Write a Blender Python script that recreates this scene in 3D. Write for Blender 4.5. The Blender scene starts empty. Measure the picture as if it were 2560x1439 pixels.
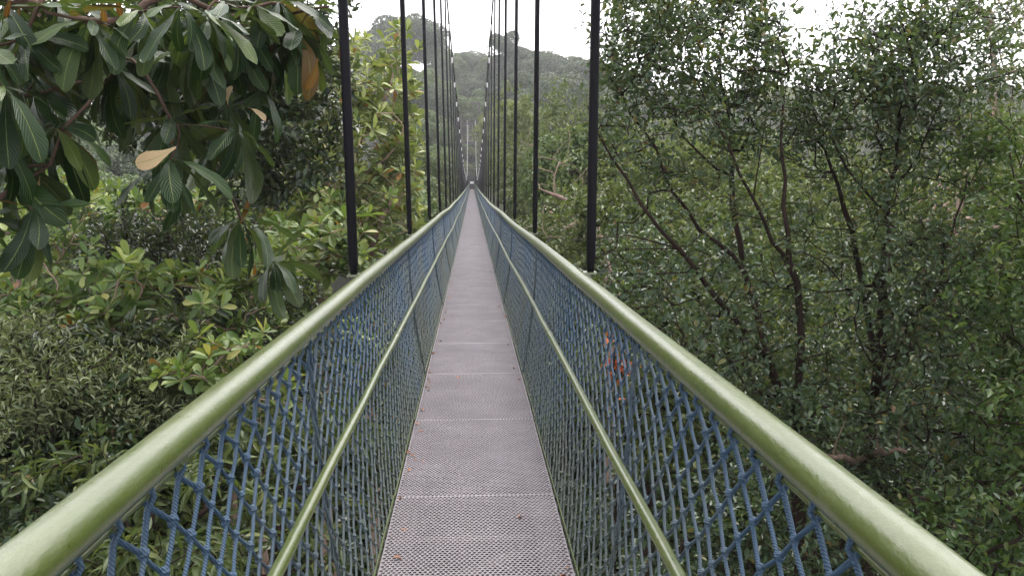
import bpy, math, random
import numpy as np
from mathutils import Vector, Matrix

S = bpy.context.scene
COL = S.collection
rng = np.random.default_rng(11)
random.seed(5)

# ------------------------------------------------------------------ camera
FPX = 2130.0
EYE = np.array([0.0, 0.0, 1.5])
dv = np.array([(1180 - 1280) / FPX, (719.5 - 466) / FPX, -1.0]); dv /= np.linalg.norm(dv)
ROLL = 0.0105
up = np.array([-math.sin(ROLL), math.cos(ROLL), 0.0]); up -= up.dot(dv) * dv; up /= np.linalg.norm(up)
RW = np.array([np.cross(dv, up), dv, up])            # rows: world axes seen from the camera
cam = bpy.data.cameras.new('camera')
cam.sensor_width = 36.0
cam.lens = 36.0 * FPX / 2560.0
cam.clip_start = 0.05
cam.clip_end = 3000
camo = bpy.data.objects.new('camera', cam)
M4 = np.eye(4); M4[:3, :3] = RW; M4[:3, 3] = EYE
camo.matrix_world = Matrix(M4.tolist())
COL.objects.link(camo)
S.camera = camo

# ------------------------------------------------------------------ sky, sun, exposure
SUN_EL, SUN_AZ = math.radians(64), math.radians(25)
w = bpy.data.worlds.new('World'); S.world = w; w.use_nodes = True
nt = w.node_tree; nt.nodes.clear()
sky = nt.nodes.new('ShaderNodeTexSky'); sky.sky_type = 'NISHITA'; sky.sun_disc = False
sky.sun_elevation = SUN_EL; sky.sun_rotation = SUN_AZ
sky.air_density = 1.0; sky.dust_density = 3.0; sky.ozone_density = 1.0
cloudmix = nt.nodes.new('ShaderNodeMixRGB'); cloudmix.blend_type = 'MIX'
cloudmix.inputs[0].default_value = 0.88
cloudmix.inputs[2].default_value = (11.0, 10.7, 11.0, 1)      # a closed white overcast over the clear sky
bg = nt.nodes.new('ShaderNodeBackground'); bg.inputs[1].default_value = 0.09
out = nt.nodes.new('ShaderNodeOutputWorld')
nt.links.new(sky.outputs[0], cloudmix.inputs[1])
nt.links.new(cloudmix.outputs[0], bg.inputs[0])
nt.links.new(bg.outputs[0], out.inputs[0])
sl = bpy.data.lights.new('sun', 'SUN'); sl.energy = 1.5; sl.angle = math.radians(30); sl.color = (1.0, 0.96, 0.9)
so = bpy.data.objects.new('sun', sl); COL.objects.link(so)
sd = Vector((math.sin(SUN_AZ) * math.cos(SUN_EL), math.cos(SUN_AZ) * math.cos(SUN_EL), math.sin(SUN_EL)))
so.rotation_euler = sd.to_track_quat('Z', 'Y').to_euler()
S.view_settings.view_transform = 'Standard'; S.view_settings.look = 'None'
S.view_settings.exposure = 1.75; S.view_settings.gamma = 1.0
S.view_settings.use_curve_mapping = False
S.render.engine = 'CYCLES'
S.cycles.max_bounces = 8; S.cycles.diffuse_bounces = 2; S.cycles.glossy_bounces = 2
S.cycles.transmission_bounces = 3; S.cycles.volume_bounces = 1
S.cycles.use_denoising = True

# ------------------------------------------------------------------ helpers
def P(px, py, z):
    """world point seen at photo pixel (px, py) at depth z metres"""
    v = np.array([(px - 1280) / FPX, (719.5 - py) / FPX, -1.0]) * z
    return EYE + RW @ v
def to_px(p):
    c = (np.asarray(p) - EYE) @ RW
    z = -c[..., 2]
    zz = np.where(z > 0.05, z, 0.05)
    return 1280 + c[..., 0] / zz * FPX, 719.5 - c[..., 1] / zz * FPX, z
def nrm(a):
    return a / (np.linalg.norm(a, axis=-1, keepdims=True) + 1e-12)
def sstep(a, b, x):
    t = np.clip((x - a) / (b - a), 0, 1); return t * t * (3 - 2 * t)

def mesh_np(name, V, tris=None, quads=None, mats=(), uv=None, smooth=True, mi=None):
    me = bpy.data.meshes.new(name)
    V = np.asarray(V, dtype=np.float32)
    t = np.zeros((0, 3), np.int32) if tris is None or len(tris) == 0 else np.asarray(tris, np.int32)
    q = np.zeros((0, 4), np.int32) if quads is None or len(quads) == 0 else np.asarray(quads, np.int32)
    loops = np.concatenate([t.ravel(), q.ravel()])
    start = np.concatenate([np.arange(len(t)) * 3, len(t) * 3 + np.arange(len(q)) * 4]).astype(np.int32)
    me.vertices.add(len(V)); me.vertices.foreach_set('co', V.ravel())
    me.loops.add(len(loops)); me.loops.foreach_set('vertex_index', loops)
    me.polygons.add(len(start)); me.polygons.foreach_set('loop_start', start)
    me.polygons.foreach_set('use_smooth', np.full(len(start), smooth))
    if mi is not None: me.polygons.foreach_set('material_index', np.asarray(mi, np.int32))
    for m in mats: me.materials.append(m)
    if uv is not None:
        l = me.uv_layers.new(name='UVMap')
        l.data.foreach_set('uv', np.asarray(uv, np.float32)[loops].ravel())
    me.update(calc_edges=True)
    return me
def link(name, me, parent=None, loc=None, kind=None, label=None):
    o = bpy.data.objects.new(name, me); COL.objects.link(o)
    if parent is not None: o.parent = parent
    if loc is not None: o.location = loc
    if kind: o['kind'] = kind
    if label: o['label'] = label
    return o
def thing(name, loc, label, cat, group=None, me=None):
    o = bpy.data.objects.new(name, me); COL.objects.link(o); o.location = loc
    o['label'] = label; o['category'] = cat
    if group: o['group'] = group
    return o

class MB:
    """collects shapes into one mesh"""
    def __init__(s): s.V = []; s.T = []; s.Q = []; s.n = 0
    def add(s, V, T=None, Q=None):
        V = np.asarray(V, float)
        if T is not None and len(T): s.T.append(np.asarray(T) + s.n)
        if Q is not None and len(Q): s.Q.append(np.asarray(Q) + s.n)
        s.V.append(V); s.n += len(V)
    def box(s, c, d, R=None):
        x, y, z = [k / 2 for k in d]
        V = np.array([[i, j, k] for i in (-x, x) for j in (-y, y) for k in (-z, z)])
        if R is not None: V = V @ np.asarray(R).T
        s.add(V + np.asarray(c), None, [[0, 1, 3, 2], [4, 6, 7, 5], [0, 4, 5, 1], [2, 3, 7, 6], [0, 2, 6, 4], [1, 5, 7, 3]])
    def beam(s, a, b, w, h):
        a = np.asarray(a, float); b = np.asarray(b, float)
        y = nrm(b - a); ref = np.array([0, 0, 1.0]) if abs(y[2]) < .9 else np.array([0, 1.0, 0])
        x = nrm(np.cross(y, ref)); z = np.cross(x, y)
        s.box((a + b) / 2, (w, np.linalg.norm(b - a), h), np.stack([x, y, z], 1))
    def tube(s, pts, rad, n=8, caps=True):
        V, Q = tube(pts, rad, n)
        T = []
        if caps:
            k = len(V); m = len(pts)
            V = np.vstack([V, [pts[0]], [pts[-1]]])
            for i in range(n):
                T.append([k, (i + 1) % n, i]); T.append([k + 1, (m - 1) * n + i, (m - 1) * n + (i + 1) % n])
        s.add(V, T, Q)
    def mesh(s, name, mats, smooth=True):
        return mesh_np(name, np.vstack(s.V), np.vstack(s.T) if s.T else None, np.vstack(s.Q) if s.Q else None, mats, smooth=smooth)
def tube(pts, rad, n):
    pts = np.asarray(pts, float); m = len(pts)
    rad = np.full(m, rad) if np.isscalar(rad) else np.asarray(rad)
    tan = np.gradient(pts, axis=0) if m > 2 else np.repeat((pts[-1] - pts[0])[None], m, 0)
    tan = nrm(tan)
    ref = np.array([0.3, 0.2, 1.0]) if abs(tan[0][2]) < .85 else np.array([1.0, 0.2, 0.1])
    u = ref - ref.dot(tan[0]) * tan[0]; u /= np.linalg.norm(u)
    U = [u]
    for i in range(1, m):
        u = u - u.dot(tan[i]) * tan[i]; u = u / (np.linalg.norm(u) + 1e-9); U.append(u)
    U = np.array(U); W = np.cross(tan, U)
    a = np.arange(n) / n * 2 * math.pi
    V = pts[:, None] + rad[:, None, None] * (np.cos(a)[None, :, None] * U[:, None] + np.sin(a)[None, :, None] * W[:, None])
    i = np.arange(m - 1)[:, None] * n; j = np.arange(n)[None]; k = (j + 1) % n
    Q = np.stack([i + j, i + k, i + n + k, i + n + j], -1).reshape(-1, 4)
    return V.reshape(-1, 3), Q

# ------------------------------------------------------------------ materials
def newmat(name):
    m = bpy.data.materials.new(name); m.use_nodes = True
    n = m.node_tree; n.nodes.clear()
    o = n.nodes.new('ShaderNodeOutputMaterial'); b = n.nodes.new('ShaderNodeBsdfPrincipled')
    n.links.new(b.outputs[0], o.inputs[0])
    return m, n, b, o
def ramp(n, fac, stops, interp='LINEAR'):
    r = n.nodes.new('ShaderNodeValToRGB'); r.color_ramp.interpolation = interp
    e = r.color_ramp.elements
    while len(e) < len(stops): e.new(0.5)
    for k, (p, c) in zip(e, stops): k.position = p; k.color = (*c, 1) if len(c) == 3 else c
    n.links.new(fac, r.inputs[0]); return r.outputs[0]
def noise(n, scale, detail=3, rough=.55, coord='Object', stretch=None):
    t = n.nodes.new('ShaderNodeTexCoord'); x = n.nodes.new('ShaderNodeTexNoise')
    x.inputs['Scale'].default_value = scale; x.inputs['Detail'].default_value = detail; x.inputs['Roughness'].default_value = rough
    if coord == 'Position':
        g = n.nodes.new('ShaderNodeNewGeometry'); src = g.outputs['Position']
    else: src = t.outputs[coord]
    if stretch:
        mp = n.nodes.new('ShaderNodeMapping'); mp.inputs['Scale'].default_value = stretch
        n.links.new(src, mp.inputs[0]); src = mp.outputs[0]
    n.links.new(src, x.inputs['Vector']); return x.outputs['Fac']
def math_(n, op, a, b=None, c=None):
    m = n.nodes.new('ShaderNodeMath'); m.operation = op
    for i, v in enumerate((a, b, c)):
        if v is None: continue
        if isinstance(v, (int, float)): m.inputs[i].default_value = v
        else: n.links.new(v, m.inputs[i])
    return m.outputs[0]
def mixc(n, f, a, b, mode='MIX'):
    m = n.nodes.new('ShaderNodeMixRGB'); m.blend_type = mode
    for i, v in enumerate((f, a, b)):
        if isinstance(v, (int, float)): m.inputs[i].default_value = v
        elif isinstance(v, tuple): m.inputs[i].default_value = (*v, 1)
        else: n.links.new(v, m.inputs[i])
    return m.outputs[0]
def bump(n, b, h, strength, dist):
    k = n.nodes.new('ShaderNodeBump'); k.inputs['Strength'].default_value = strength; k.inputs['Distance'].default_value = dist
    n.links.new(h, k.inputs['Height']); n.links.new(k.outputs[0], b.inputs['Normal']); return k

def leaf_mat(name, stops, rough=.45, trans=.20, veins=None, under=.25, spec=.28):
    """leaf colours vary from leaf to leaf; stops = ramp over a random number per leaf"""
    m, n, b, o = newmat(name)
    stops = [(p_, (c_[0] * .80, c_[1] * .84, c_[2] * .62)) for p_, c_ in stops]
    g = n.nodes.new('ShaderNodeNewGeometry'); oi = n.nodes.new('ShaderNodeObjectInfo')
    r = math_(n, 'FRACT', math_(n, 'ADD', g.outputs['Random Per Island'], oi.outputs['Random']))
    col = ramp(n, r, stops)
    big = noise(n, 1.3, 2, coord='Position')
    col = mixc(n, math_(n, 'MULTIPLY', math_(n, 'SUBTRACT', big, .38), 1.3), col, mixc(n, 1.0, col, (.72, .78, .8), 'MULTIPLY'))
    if veins:
        uvn = n.nodes.new('ShaderNodeTexCoord'); sp = n.nodes.new('ShaderNodeSeparateXYZ')
        n.links.new(uvn.outputs['UV'], sp.inputs[0])
        d = math_(n, 'ABSOLUTE', math_(n, 'SUBTRACT', sp.outputs[0], .5))
        mid = math_(n, 'LESS_THAN', d, .022)
        ph = math_(n, 'MULTIPLY', math_(n, 'SUBTRACT', sp.outputs[1], math_(n, 'MULTIPLY', d, veins[1])), veins[0] * 6.283)
        wv = math_(n, 'SINE', ph)
        vein = math_(n, 'POWER', math_(n, 'MULTIPLY_ADD', wv, .5, .5), 6.0)
        col = mixc(n, math_(n, 'MULTIPLY', vein, .13), col, mixc(n, 1.0, col, (1.9, 1.8, 1.5), 'MULTIPLY'))
        col = mixc(n, math_(n, 'MULTIPLY', mid, .75), col, (.16, .20, .06))
        bp = bump(n, b, math_(n, 'ADD', wv, math_(n, 'MULTIPLY', mid, -1.5)), .3, .005)
    bl = noise(n, 9, 3, coord='Object')
    col = mixc(n, math_(n, 'MULTIPLY', bl, .35), col, mixc(n, 1.0, col, (.75, .8, .7), 'MULTIPLY'))
    col = mixc(n, math_(n, 'MULTIPLY', g.outputs['Backfacing'], under), col, (.13, .155, .08))
    n.links.new(col, b.inputs['Base Color'])
    b.inputs['Roughness'].default_value = rough
    b.inputs['Specular IOR Level'].default_value = spec
    tr = n.nodes.new('ShaderNodeBsdfTranslucent'); mx = n.nodes.new('ShaderNodeMixShader'); mx.inputs[0].default_value = trans
    n.links.new(mixc(n, 1.0, col, (1.5, 1.55, .7), 'MULTIPLY'), tr.inputs[0])
    n.links.new(b.outputs[0], mx.inputs[1]); n.links.new(tr.outputs[0], mx.inputs[2]); n.links.new(mx.outputs[0], o.inputs[0])
    return m
def bark_mat(name, c1, c2, scale=6):
    m, n, b, o = newmat(name)
    f = noise(n, scale, 5, .65, 'Position', (1, 1, .35))
    n.links.new(ramp(n, f, [(.32, c1), (.68, c2)]), b.inputs['Base Color'])
    b.inputs['Roughness'].default_value = .85; b.inputs['Specular IOR Level'].default_value = .12
    bump(n, b, noise(n, scale * 6, 4, .6, 'Position', (1, 1, .4)), .6, .01)
    return m

def paint_mat():
    m, n, b, o = newmat('olive_paint')
    f = noise(n, 7, 5, .6, 'Position', (1, .35, 1))
    c = ramp(n, f, [(.25, (.036, .055, .006)), (.5, (.050, .072, .009)), (.8, (.066, .086, .017))])
    sc = noise(n, 55, 4, .7, 'Position', (1, .5, 1))
    chips = ramp(n, noise(n, 3.3, 6, .62, 'Position'), [(.70, (0, 0, 0)), (.725, (1, 1, 1))])
    c = mixc(n, chips, c, (.20, .12, .09))
    mottle = ramp(n, noise(n, 26, 5, .7, 'Position', (1, .6, 1)), [(.58, (0, 0, 0)), (.72, (.45, .45, .45))])
    c = mixc(n, mottle, c, (.14, .15, .085))
    n.links.new(c, b.inputs['Base Color'])
    n.links.new(math_(n, 'MULTIPLY_ADD', sc, .30, .17), b.inputs['Roughness'])
    b.inputs['Specular IOR Level'].default_value = .8
    b.inputs['Coat Weight'].default_value = .33; b.inputs['Coat IOR'].default_value = 1.6
    n.links.new(math_(n, 'MULTIPLY_ADD', sc, .30, .06), b.inputs['Coat Roughness'])
    bump(n, b, math_(n, 'ADD', sc, math_(n, 'MULTIPLY', noise(n, 24, 4, .7, 'Position', (1, .45, 1)), 1.6)), .30, .004)
    return m
def simple(name, stops, scale, rough, metal=0, coord='Object', stretch=None, bumpd=0):
    m, n, b, o = newmat(name)
    f = noise(n, scale, 5, .6, coord, stretch)
    n.links.new(ramp(n, f, stops), b.inputs['Base Color'])
    b.inputs['Roughness'].default_value = rough; b.inputs['Metallic'].default_value = metal
    if bumpd: bump(n, b, noise(n, scale * 8, 3, .6, coord, stretch), .5, bumpd)
    return m
PAINT = paint_mat()
GRATE = simple('galvanised_grating', [(.3, (.146, .131, .144)), (.55, (.18, .162, .177)), (.75, (.212, .194, .209))], 3, .5, .2, 'Position')
UNDER = simple('weathered_under_frame', [(.3, (.11, .11, .09)), (.7, (.19, .19, .16))], 5, .6, .1, 'Position')
HANG = simple('black_tube', [(.3, (.004, .004, .006)), (.7, (.008, .008, .011))], 9, .5, 0, 'Position', (1, 1, .15))
HANG.node_tree.nodes['Principled BSDF'].inputs['Specular IOR Level'].default_value = .1
CABLE = simple('galvanised_cable', [(.3, (.40, .39, .39)), (.7, (.5, .49, .49))], 20, .5, .5, 'Position')
SOCK = simple('silver_socket', [(.3, (.42, .41, .41)), (.7, (.52, .51, .51))], 20, .35, 0, 'Position')
STEEL = simple('brown_painted_steel', [(.3, (.022, .014, .012)), (.7, (.042, .029, .026))], 2, .6, 0, 'Position')
WHITE = simple('white_sign', [(.3, (.78, .78, .78)), (.7, (.85, .85, .85))], 3, .5)
DARK = simple('dark_timber', [(.3, (.02, .018, .02)), (.7, (.04, .035, .035))], 3, .7)
ORANGE = simple('orange_netting', [(.3, (.6, .16, .03)), (.7, (.75, .24, .05))], 3, .6)
DEAD = simple('dead_leaf', [(.3, (.13, .05, .025)), (.7, (.26, .11, .05))], 30, .6)
RED = leaf_mat('red_leaf', [(0, (.42, .05, .025)), (1, (.5, .12, .04))], .5, .3)

def rope_mat():
    m, n, b, o = newmat('blue_rope')
    g = n.nodes.new('ShaderNodeNewGeometry'); sp = n.nodes.new('ShaderNodeSeparateXYZ')
    n.links.new(g.outputs['Position'], sp.inputs[0])
    t = n.nodes.new('ShaderNodeTexCoord'); so_ = n.nodes.new('ShaderNodeSeparateXYZ'); n.links.new(t.outputs['Object'], so_.inputs[0])
    f = noise(n, 1.1, 4, .6, 'Position')
    hgt = math_(n, 'MULTIPLY_ADD', so_.outputs[2], .55, -.12)
    k = math_(n, 'ADD', hgt, math_(n, 'MULTIPLY_ADD', f, 1.6, -.62))
    c = ramp(n, k, [(.05, (.070, .086, .078)), (.42, (.060, .088, .112)), (.72, (.038, .074, .124))])
    c = mixc(n, math_(n, 'MULTIPLY', noise(n, 60, 3, .6, 'Position'), .6), c, mixc(n, 1.0, c, (.55, .55, .55), 'MULTIPLY'))
    c = mixc(n, math_(n, 'MULTIPLY', g.outputs['Random Per Island'], .5), c, mixc(n, 1.0, c, (1.25, 1.22, 1.2), 'MULTIPLY'))
    n.links.new(c, b.inputs['Base Color']); b.inputs['Roughness'].default_value = .55; b.inputs['Specular IOR Level'].default_value = .25
    wv = n.nodes.new('ShaderNodeTexWave'); wv.inputs['Scale'].default_value = 75; wv.bands_direction = 'DIAGONAL'
    n.links.new(t.outputs['Object'], wv.inputs['Vector'])
    bump(n, b, wv.outputs['Fac'], .5, .003)
    return m
ROPE = rope_mat()

# ------------------------------------------------------------------ ground, sky air
def ground_z(x, y):
    z = -16.0 + 33.0 * sstep(122, 240, y) + 9.0 * sstep(28, 120, np.abs(x)) * (1 - .5 * sstep(95, 225, y))
    z = z + 2.5 * np.sin(x * .03 + 1.3) * np.cos(y * .027) + .7 * np.sin(x * .11 + y * .07)
    z = z + 4.0 * np.exp(-(((x + 30) / 45) ** 2 + ((y - 205) / 40) ** 2))
    return z
gx = np.linspace(-280, 280, 141); gy = np.linspace(-60, 380, 111)
X, Y = np.meshgrid(gx, gy)
Z = ground_z(X, Y) + rng.normal(0, .12, X.shape)
i, j = np.meshgrid(np.arange(110), np.arange(140), indexing='ij'); a = i * 141 + j
gm, n_, b_, o_ = newmat('forest_floor')
n_.links.new(ramp(n_, noise(n_, .8, 6, .65, 'Position'), [(.3, (.02, .024, .011)), (.55, (.035, .042, .016)), (.75, (.05, .04, .022))]), b_.inputs['Base Color'])
b_.inputs['Roughness'].default_value = .95
bump(n_, b_, noise(n_, 4, 5, .7, 'Position'), 1.0, .2)
link('ground', mesh_np('ground', np.stack([X, Y, Z], -1).reshape(-1, 3), quads=np.stack([a, a + 1, a + 142, a + 141], -1).reshape(-1, 4), mats=[gm]), kind='structure')
HAZE_DENSITY = 0.00048
hm = bpy.data.materials.new('haze'); hm.use_nodes = True; hn = hm.node_tree; hn.nodes.clear()
ho = hn.nodes.new('ShaderNodeOutputMaterial'); hv = hn.nodes.new('ShaderNodeVolumePrincipled')
hv.inputs['Color'].default_value = (.93, .94, .98, 1); hv.inputs['Density'].default_value = HAZE_DENSITY; hv.inputs['Anisotropy'].default_value = .2
hn.links.new(hv.outputs[0], ho.inputs['Volume'])
mb = MB(); mb.box((0, 160, 19.0), (572, 452, 84))
link('haze', mb.mesh('haze', [hm], smooth=False), kind='stuff')

# ================================================================== the bridge
Y0, Y1 = -9.95, 168.05            # 42 bays of 4.2 m hold hangers at their joints
_py = np.array([-20, -10, 0, 6, 10, 20, 30, 41, 60, 84, 120, 165, 200.])
_pz = np.array([.06, .02, 0, -.015, -.035, -.07, -.05, .0, .11, .28, .55, .92, 1.2])
_yy = np.linspace(-20, 200, 881); _zz = np.interp(_yy, _py, _pz)
_k = np.exp(-np.linspace(-2, 2, 41) ** 2); _k /= _k.sum()
_zs = np.convolve(np.pad(_zz, 20, mode='edge'), _k, 'valid')
def deck_z(y): return np.interp(y, _yy, _zs)
def slope(y): return math.atan2(deck_z(y + .7) - deck_z(y - .7), 1.4)
def cable_z(y):
    y = np.asarray(y, float)
    return 2.64 + np.where(y < 106, .00078 * (106 - y) ** 2, .00287 * (y - 106) ** 2)
HX = 0.648
def cable_x(y): return HX + .013 * (cable_z(y) - deck_z(y) - 1.04)

bridge = thing('suspension_bridge', (0, 0, 0), 'long narrow suspension footbridge with green handrails, blue rope nets and perforated steel deck', 'footbridge')

# deck panel: a perforated sheet with real holes
def deck_panel():
    L, W = 1.3985, .772; px, py = .0205, .0190; nx = int((W - .5 * px) / px); m = .003
    ny = int((L - 2 * m) / py); ox = -nx * px / 2; oy = -ny * py / 2; th = .003
    an = np.array([k * math.pi / 4 for k in range(8)])
    O = np.array([[1, 0], [1, 1], [0, 1], [-1, 1], [-1, 0], [-1, -1], [0, -1], [1, -1]]) * [px / 2, py / 2]
    H = np.stack([np.cos(an) * .0080, np.sin(an) * .0088], 1)
    k = np.arange(8); k2 = (k + 1) % 8
    Qc = np.vstack([np.stack([k, k2, k2 + 8, k + 8], 1), np.stack([k + 8, k2 + 8, k2 + 16, k + 16], 1)])
    r = np.arange(ny); c = np.arange(nx)
    cx = ox + px / 2 + c[None] * px + np.where(r % 2 == 0, -.25, .25)[:, None] * px
    cy = np.repeat((oy + py / 2 + r * py)[:, None], nx, 1)
    C = np.stack([cx.ravel(), cy.ravel()], 1); n = len(C)
    jit = rng.normal(0, .0004, (n, 1, 2))
    V = np.zeros((n, 24, 3)); V[:, :8, :2] = C[:, None] + O; V[:, 8:16, :2] = C[:, None] + H + jit; V[:, 8:16, 2] = .0009
    V[:, 16:, :2] = C[:, None] + H * .93 + jit; V[:, 16:, 2] = -th
    mb = MB(); mb.add(V.reshape(-1, 3), None, (Qc[None] + (np.arange(n) * 24)[:, None, None]).reshape(-1, 4))
    for q in range(ny):                                        # plain margins left and right of each row
        y0 = oy + q * py; x0 = ox + (-.25 if q % 2 == 0 else .25) * px; x1 = x0 + nx * px
        for a, b in ((-W / 2, x0), (x1, W / 2)):
            mb.add([[a, y0, 0], [b, y0, 0], [b, y0 + py, 0], [a, y0 + py, 0]], None, [[0, 1, 2, 3]])
    for a, b in ((-L / 2, oy), (oy + ny * py, L / 2)):
        mb.add([[-W / 2, a, 0], [W / 2, a, 0], [W / 2, b, 0], [-W / 2, b, 0]], None, [[0, 1, 2, 3]])
    return mb.mesh('deck_panel', [GRATE], smooth=False)
PANEL = deck_panel()
mb = MB()
for s in (-1, 1):
    mb.box((s * .325, 0, -.02), (.115, 1.4, .012)); mb.box((s * .385, 0, -.06), (.012, 1.4, .05))
mb.box((0, .672, -.025), (.5, .05, .03)); mb.box((0, .225, -.025), (.5, .045, .03)); mb.box((0, -.235, -.025), (.5, .045, .03))
mb.beam((-.24, -.62, -.050), (.22, -.27, -.050), .07, .008); mb.beam((-.24, -.20, -.050), (.22, .18, -.050), .07, .008)
FRAME = mb.mesh('deck_frame', [UNDER], smooth=False)
mb = MB(); mb.box((0, 0, .002), (.005, 1.398, .022))
EDGE = mb.mesh('edge_strip', [PAINT], smooth=False)
npan = int((Y1 - Y0) / 1.4)
for q in range(npan):
    y = Y0 + .7 + q * 1.4; z = deck_z(y); a = slope(y)
    tilt = rng.normal(0, .0006)
    o = link('deck_panel', PANEL, bridge, (rng.normal(0, .0015), y, z)); o.rotation_euler = (a + tilt, rng.normal(0, .002), 0)
    if y < 40:
        o = link('deck_frame', FRAME, bridge, (0, y, z - .006)); o.rotation_euler.x = a
    for s in (-1, 1):
        o = link('edge_strip', EDGE, bridge, (s * (.397 + rng.normal(0, .002)), y, z + rng.normal(0, .003))); o.rotation_euler = (a, 0, rng.normal(0, .002))

# handrails, inner rails and the thin rod that carries the net
hy = np.arange(Y0, Y1 + .01, .7)
def wob(n, amp):
    return np.interp(hy, np.linspace(Y0, Y1, n), rng.normal(0, amp, n))
for s in (-1, 1):
    wx, wz = wob(44, .006) * sstep(3, 12, hy), wob(44, .010) * sstep(3, 12, hy)
    base = deck_z(hy)
    for nm, x, h, r, nn in (('handrail', .515, 1.07, .0345, 20), ('inner_rail', .450, .643, .0165, 12), ('net_rail', .526, 1.012, .0065, 6)):
        pts = np.stack([np.full_like(hy, s * x) + (-.005 if nm != 'inner_rail' else -.002) + wx + rng.normal(0, .0012, len(hy)), hy, base + h + wz + rng.normal(0, .0012, len(hy))], 1)
        mb = MB(); mb.tube(pts, r, nn)
        if nm != 'net_rail':                                    # sleeves where lengths are joined
            for q in range(26 if nm == 'handrail' else 21, len(pts) - 2, 6 if nm == 'handrail' else 3):
                d = nrm(pts[q + 1] - pts[q]); c = pts[q] + d * .2
                mb.tube(np.array([c - d * .055, c - d * .05, c + d * .05, c + d * .055]), np.array([r + .0002, r + .0016, r + .0016, r + .0002]), nn, caps=False)
        link(nm, mb.mesh(nm, [PAINT]), bridge)
mb = MB(); mb.box((0, 0, 0), (.006, .05, .05)); mb.tube(np.array([[-.006, -.012, -.012], [.006, -.012, -.012]]), .008, 6)
CLIP = mb.mesh('rail_clip', [PAINT], smooth=False)
for y in np.arange(.45, 46, 1.05):
    for s in (-1, 1):
        link('rail_clip', CLIP, bridge, (s * .522, y, deck_z(y) + 1.035))

# rope nets, one piece per bay and side
NC = 62; DY, DH, NR = 4.2 / NC, .0595, 17
def lat(h): return .405 + .116 * (1 - (1 - np.clip(h / 1.012, 0, 1)) ** 1.7) - .25 * np.clip(-h, 0, 1)
sph = []
for a in range(1, 5):
    for b in range(8):
        t, p = math.pi * a / 5, 2 * math.pi * b / 8
        sph.append([math.sin(t) * math.cos(p), math.sin(t) * math.sin(p), math.cos(t)])
SPH = np.array(sph + [[0, 0, 1], [0, 0, -1]])
SQ = np.array([[a * 8 + b, a * 8 + 8 + b, a * 8 + 8 + (b + 1) % 8, a * 8 + (b + 1) % 8] for a in range(3) for b in range(8)])
ST = np.array([[32, b, (b + 1) % 8] for b in range(8)] + [[33, 24 + (b + 1) % 8, 24 + b] for b in range(8)])
def net(s):
    jy = rng.normal(0, .0018, (NC, NR + 1)); jh = rng.normal(0, .0018, (NC, NR + 1)); jx = rng.normal(0, .0018, (NC, NR + 1))
    yy = np.arange(64) * DY
    belly = lambda y, h: .010 * math.sin(y / 4.2 * 2 * math.pi + 1) * math.sin(min(1, max(0, h / 1.03)) * math.pi)
    def node(i, k):
        m = i % NC
        y = i * DY + jy[m, k]; h = .943 - DH * k + jh[m, k] - .012 * math.sin(i / NC * 2 * math.pi * 2)
        return np.array([s * (lat(h) + belly(i * DY, h) + jx[m, k]), y, h])
    mb = MB()
    def strand(a, b, off, r=.0043):
        a = a + off; b = b + off
        mid = (a + b) / 2 + np.array([rng.normal(0, .0012), rng.normal(0, .001), -.0012])
        mb.tube(np.array([a, mid, b]), r, 6, caps=False)
    for k in range(NR):
        for i in range(NC):
            if (i + k) % 2: continue
            p = node(i, k)
            strand(p, node(i + 1, k + 1), np.array([s * .0025, 0, 0])); strand(p, node(i - 1, k + 1), np.array([-s * .0025, 0, 0]))
            sc = np.array([.0090, .0100, .0125]) * rng.uniform(.85, 1.15)
            V = SPH * sc
            g = rng.uniform(-.6, .6); R = np.array([[1, 0, 0], [0, math.cos(g), -math.sin(g)], [0, math.sin(g), math.cos(g)]])
            mb.add(V @ R.T + p, ST, SQ)
            V2 = (SPH * sc * [1.18, 1.2, .32]) @ R.T + p + np.array([0, 0, .003]); mb.add(V2, ST, SQ)
    for i in range(0, NC, 2):                                   # top row: every second mesh loops over the thin rod
        yr = (i + 1) * DY + rng.normal(0, .003); x = s * .526 - .005; c = np.array([x, yr, 1.012])
        for q in (-1, 1):
            p = node(i, 0) if q < 0 else node(i + 2, 0)
            if q < 0:
                mb.tube(np.array([p, c + [-s * .004, -.012, -.022], c + [-s * .013, -.004, -.002], c + [-s * .007, 0, .010], c + [s * .005, .002, .012], c + [s * .012, .003, 0]]), .0052, 6, caps=False)
            else:
                mb.tube(np.array([p, c + [s * .006, .016, -.026], c + [s * .012, .005, -.004]]), .0050, 6, caps=False)
    for q in range(3):                                          # lacing where two pieces of net meet
        hh = np.linspace(-.02, 1.015, 40)
        xx = s * (lat(hh) - .006) + .006 * np.sin(hh * 70 + q * 2.1); yv = .008 * np.cos(hh * 70 + q * 2.1) + rng.normal(0, .002, 40) + .01 * q
        mb.tube(np.stack([xx, yv, hh], 1), .0042, 6, caps=False)
    return mb.mesh('rope_net', [ROPE])
NETS = {s: net(s) for s in (-1, 1)}
for q in range(int(round((Y1 - Y0) / 4.2))):
    y = Y0 + q * 4.2 + .0; a = math.atan2(deck_z(y + 4.2) - deck_z(y), 4.2)
    for s in (-1, 1):
        o = link('rope_net', NETS[s], bridge, (0, y, deck_z(y) + .0)); o.rotation_euler.x = a

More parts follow.
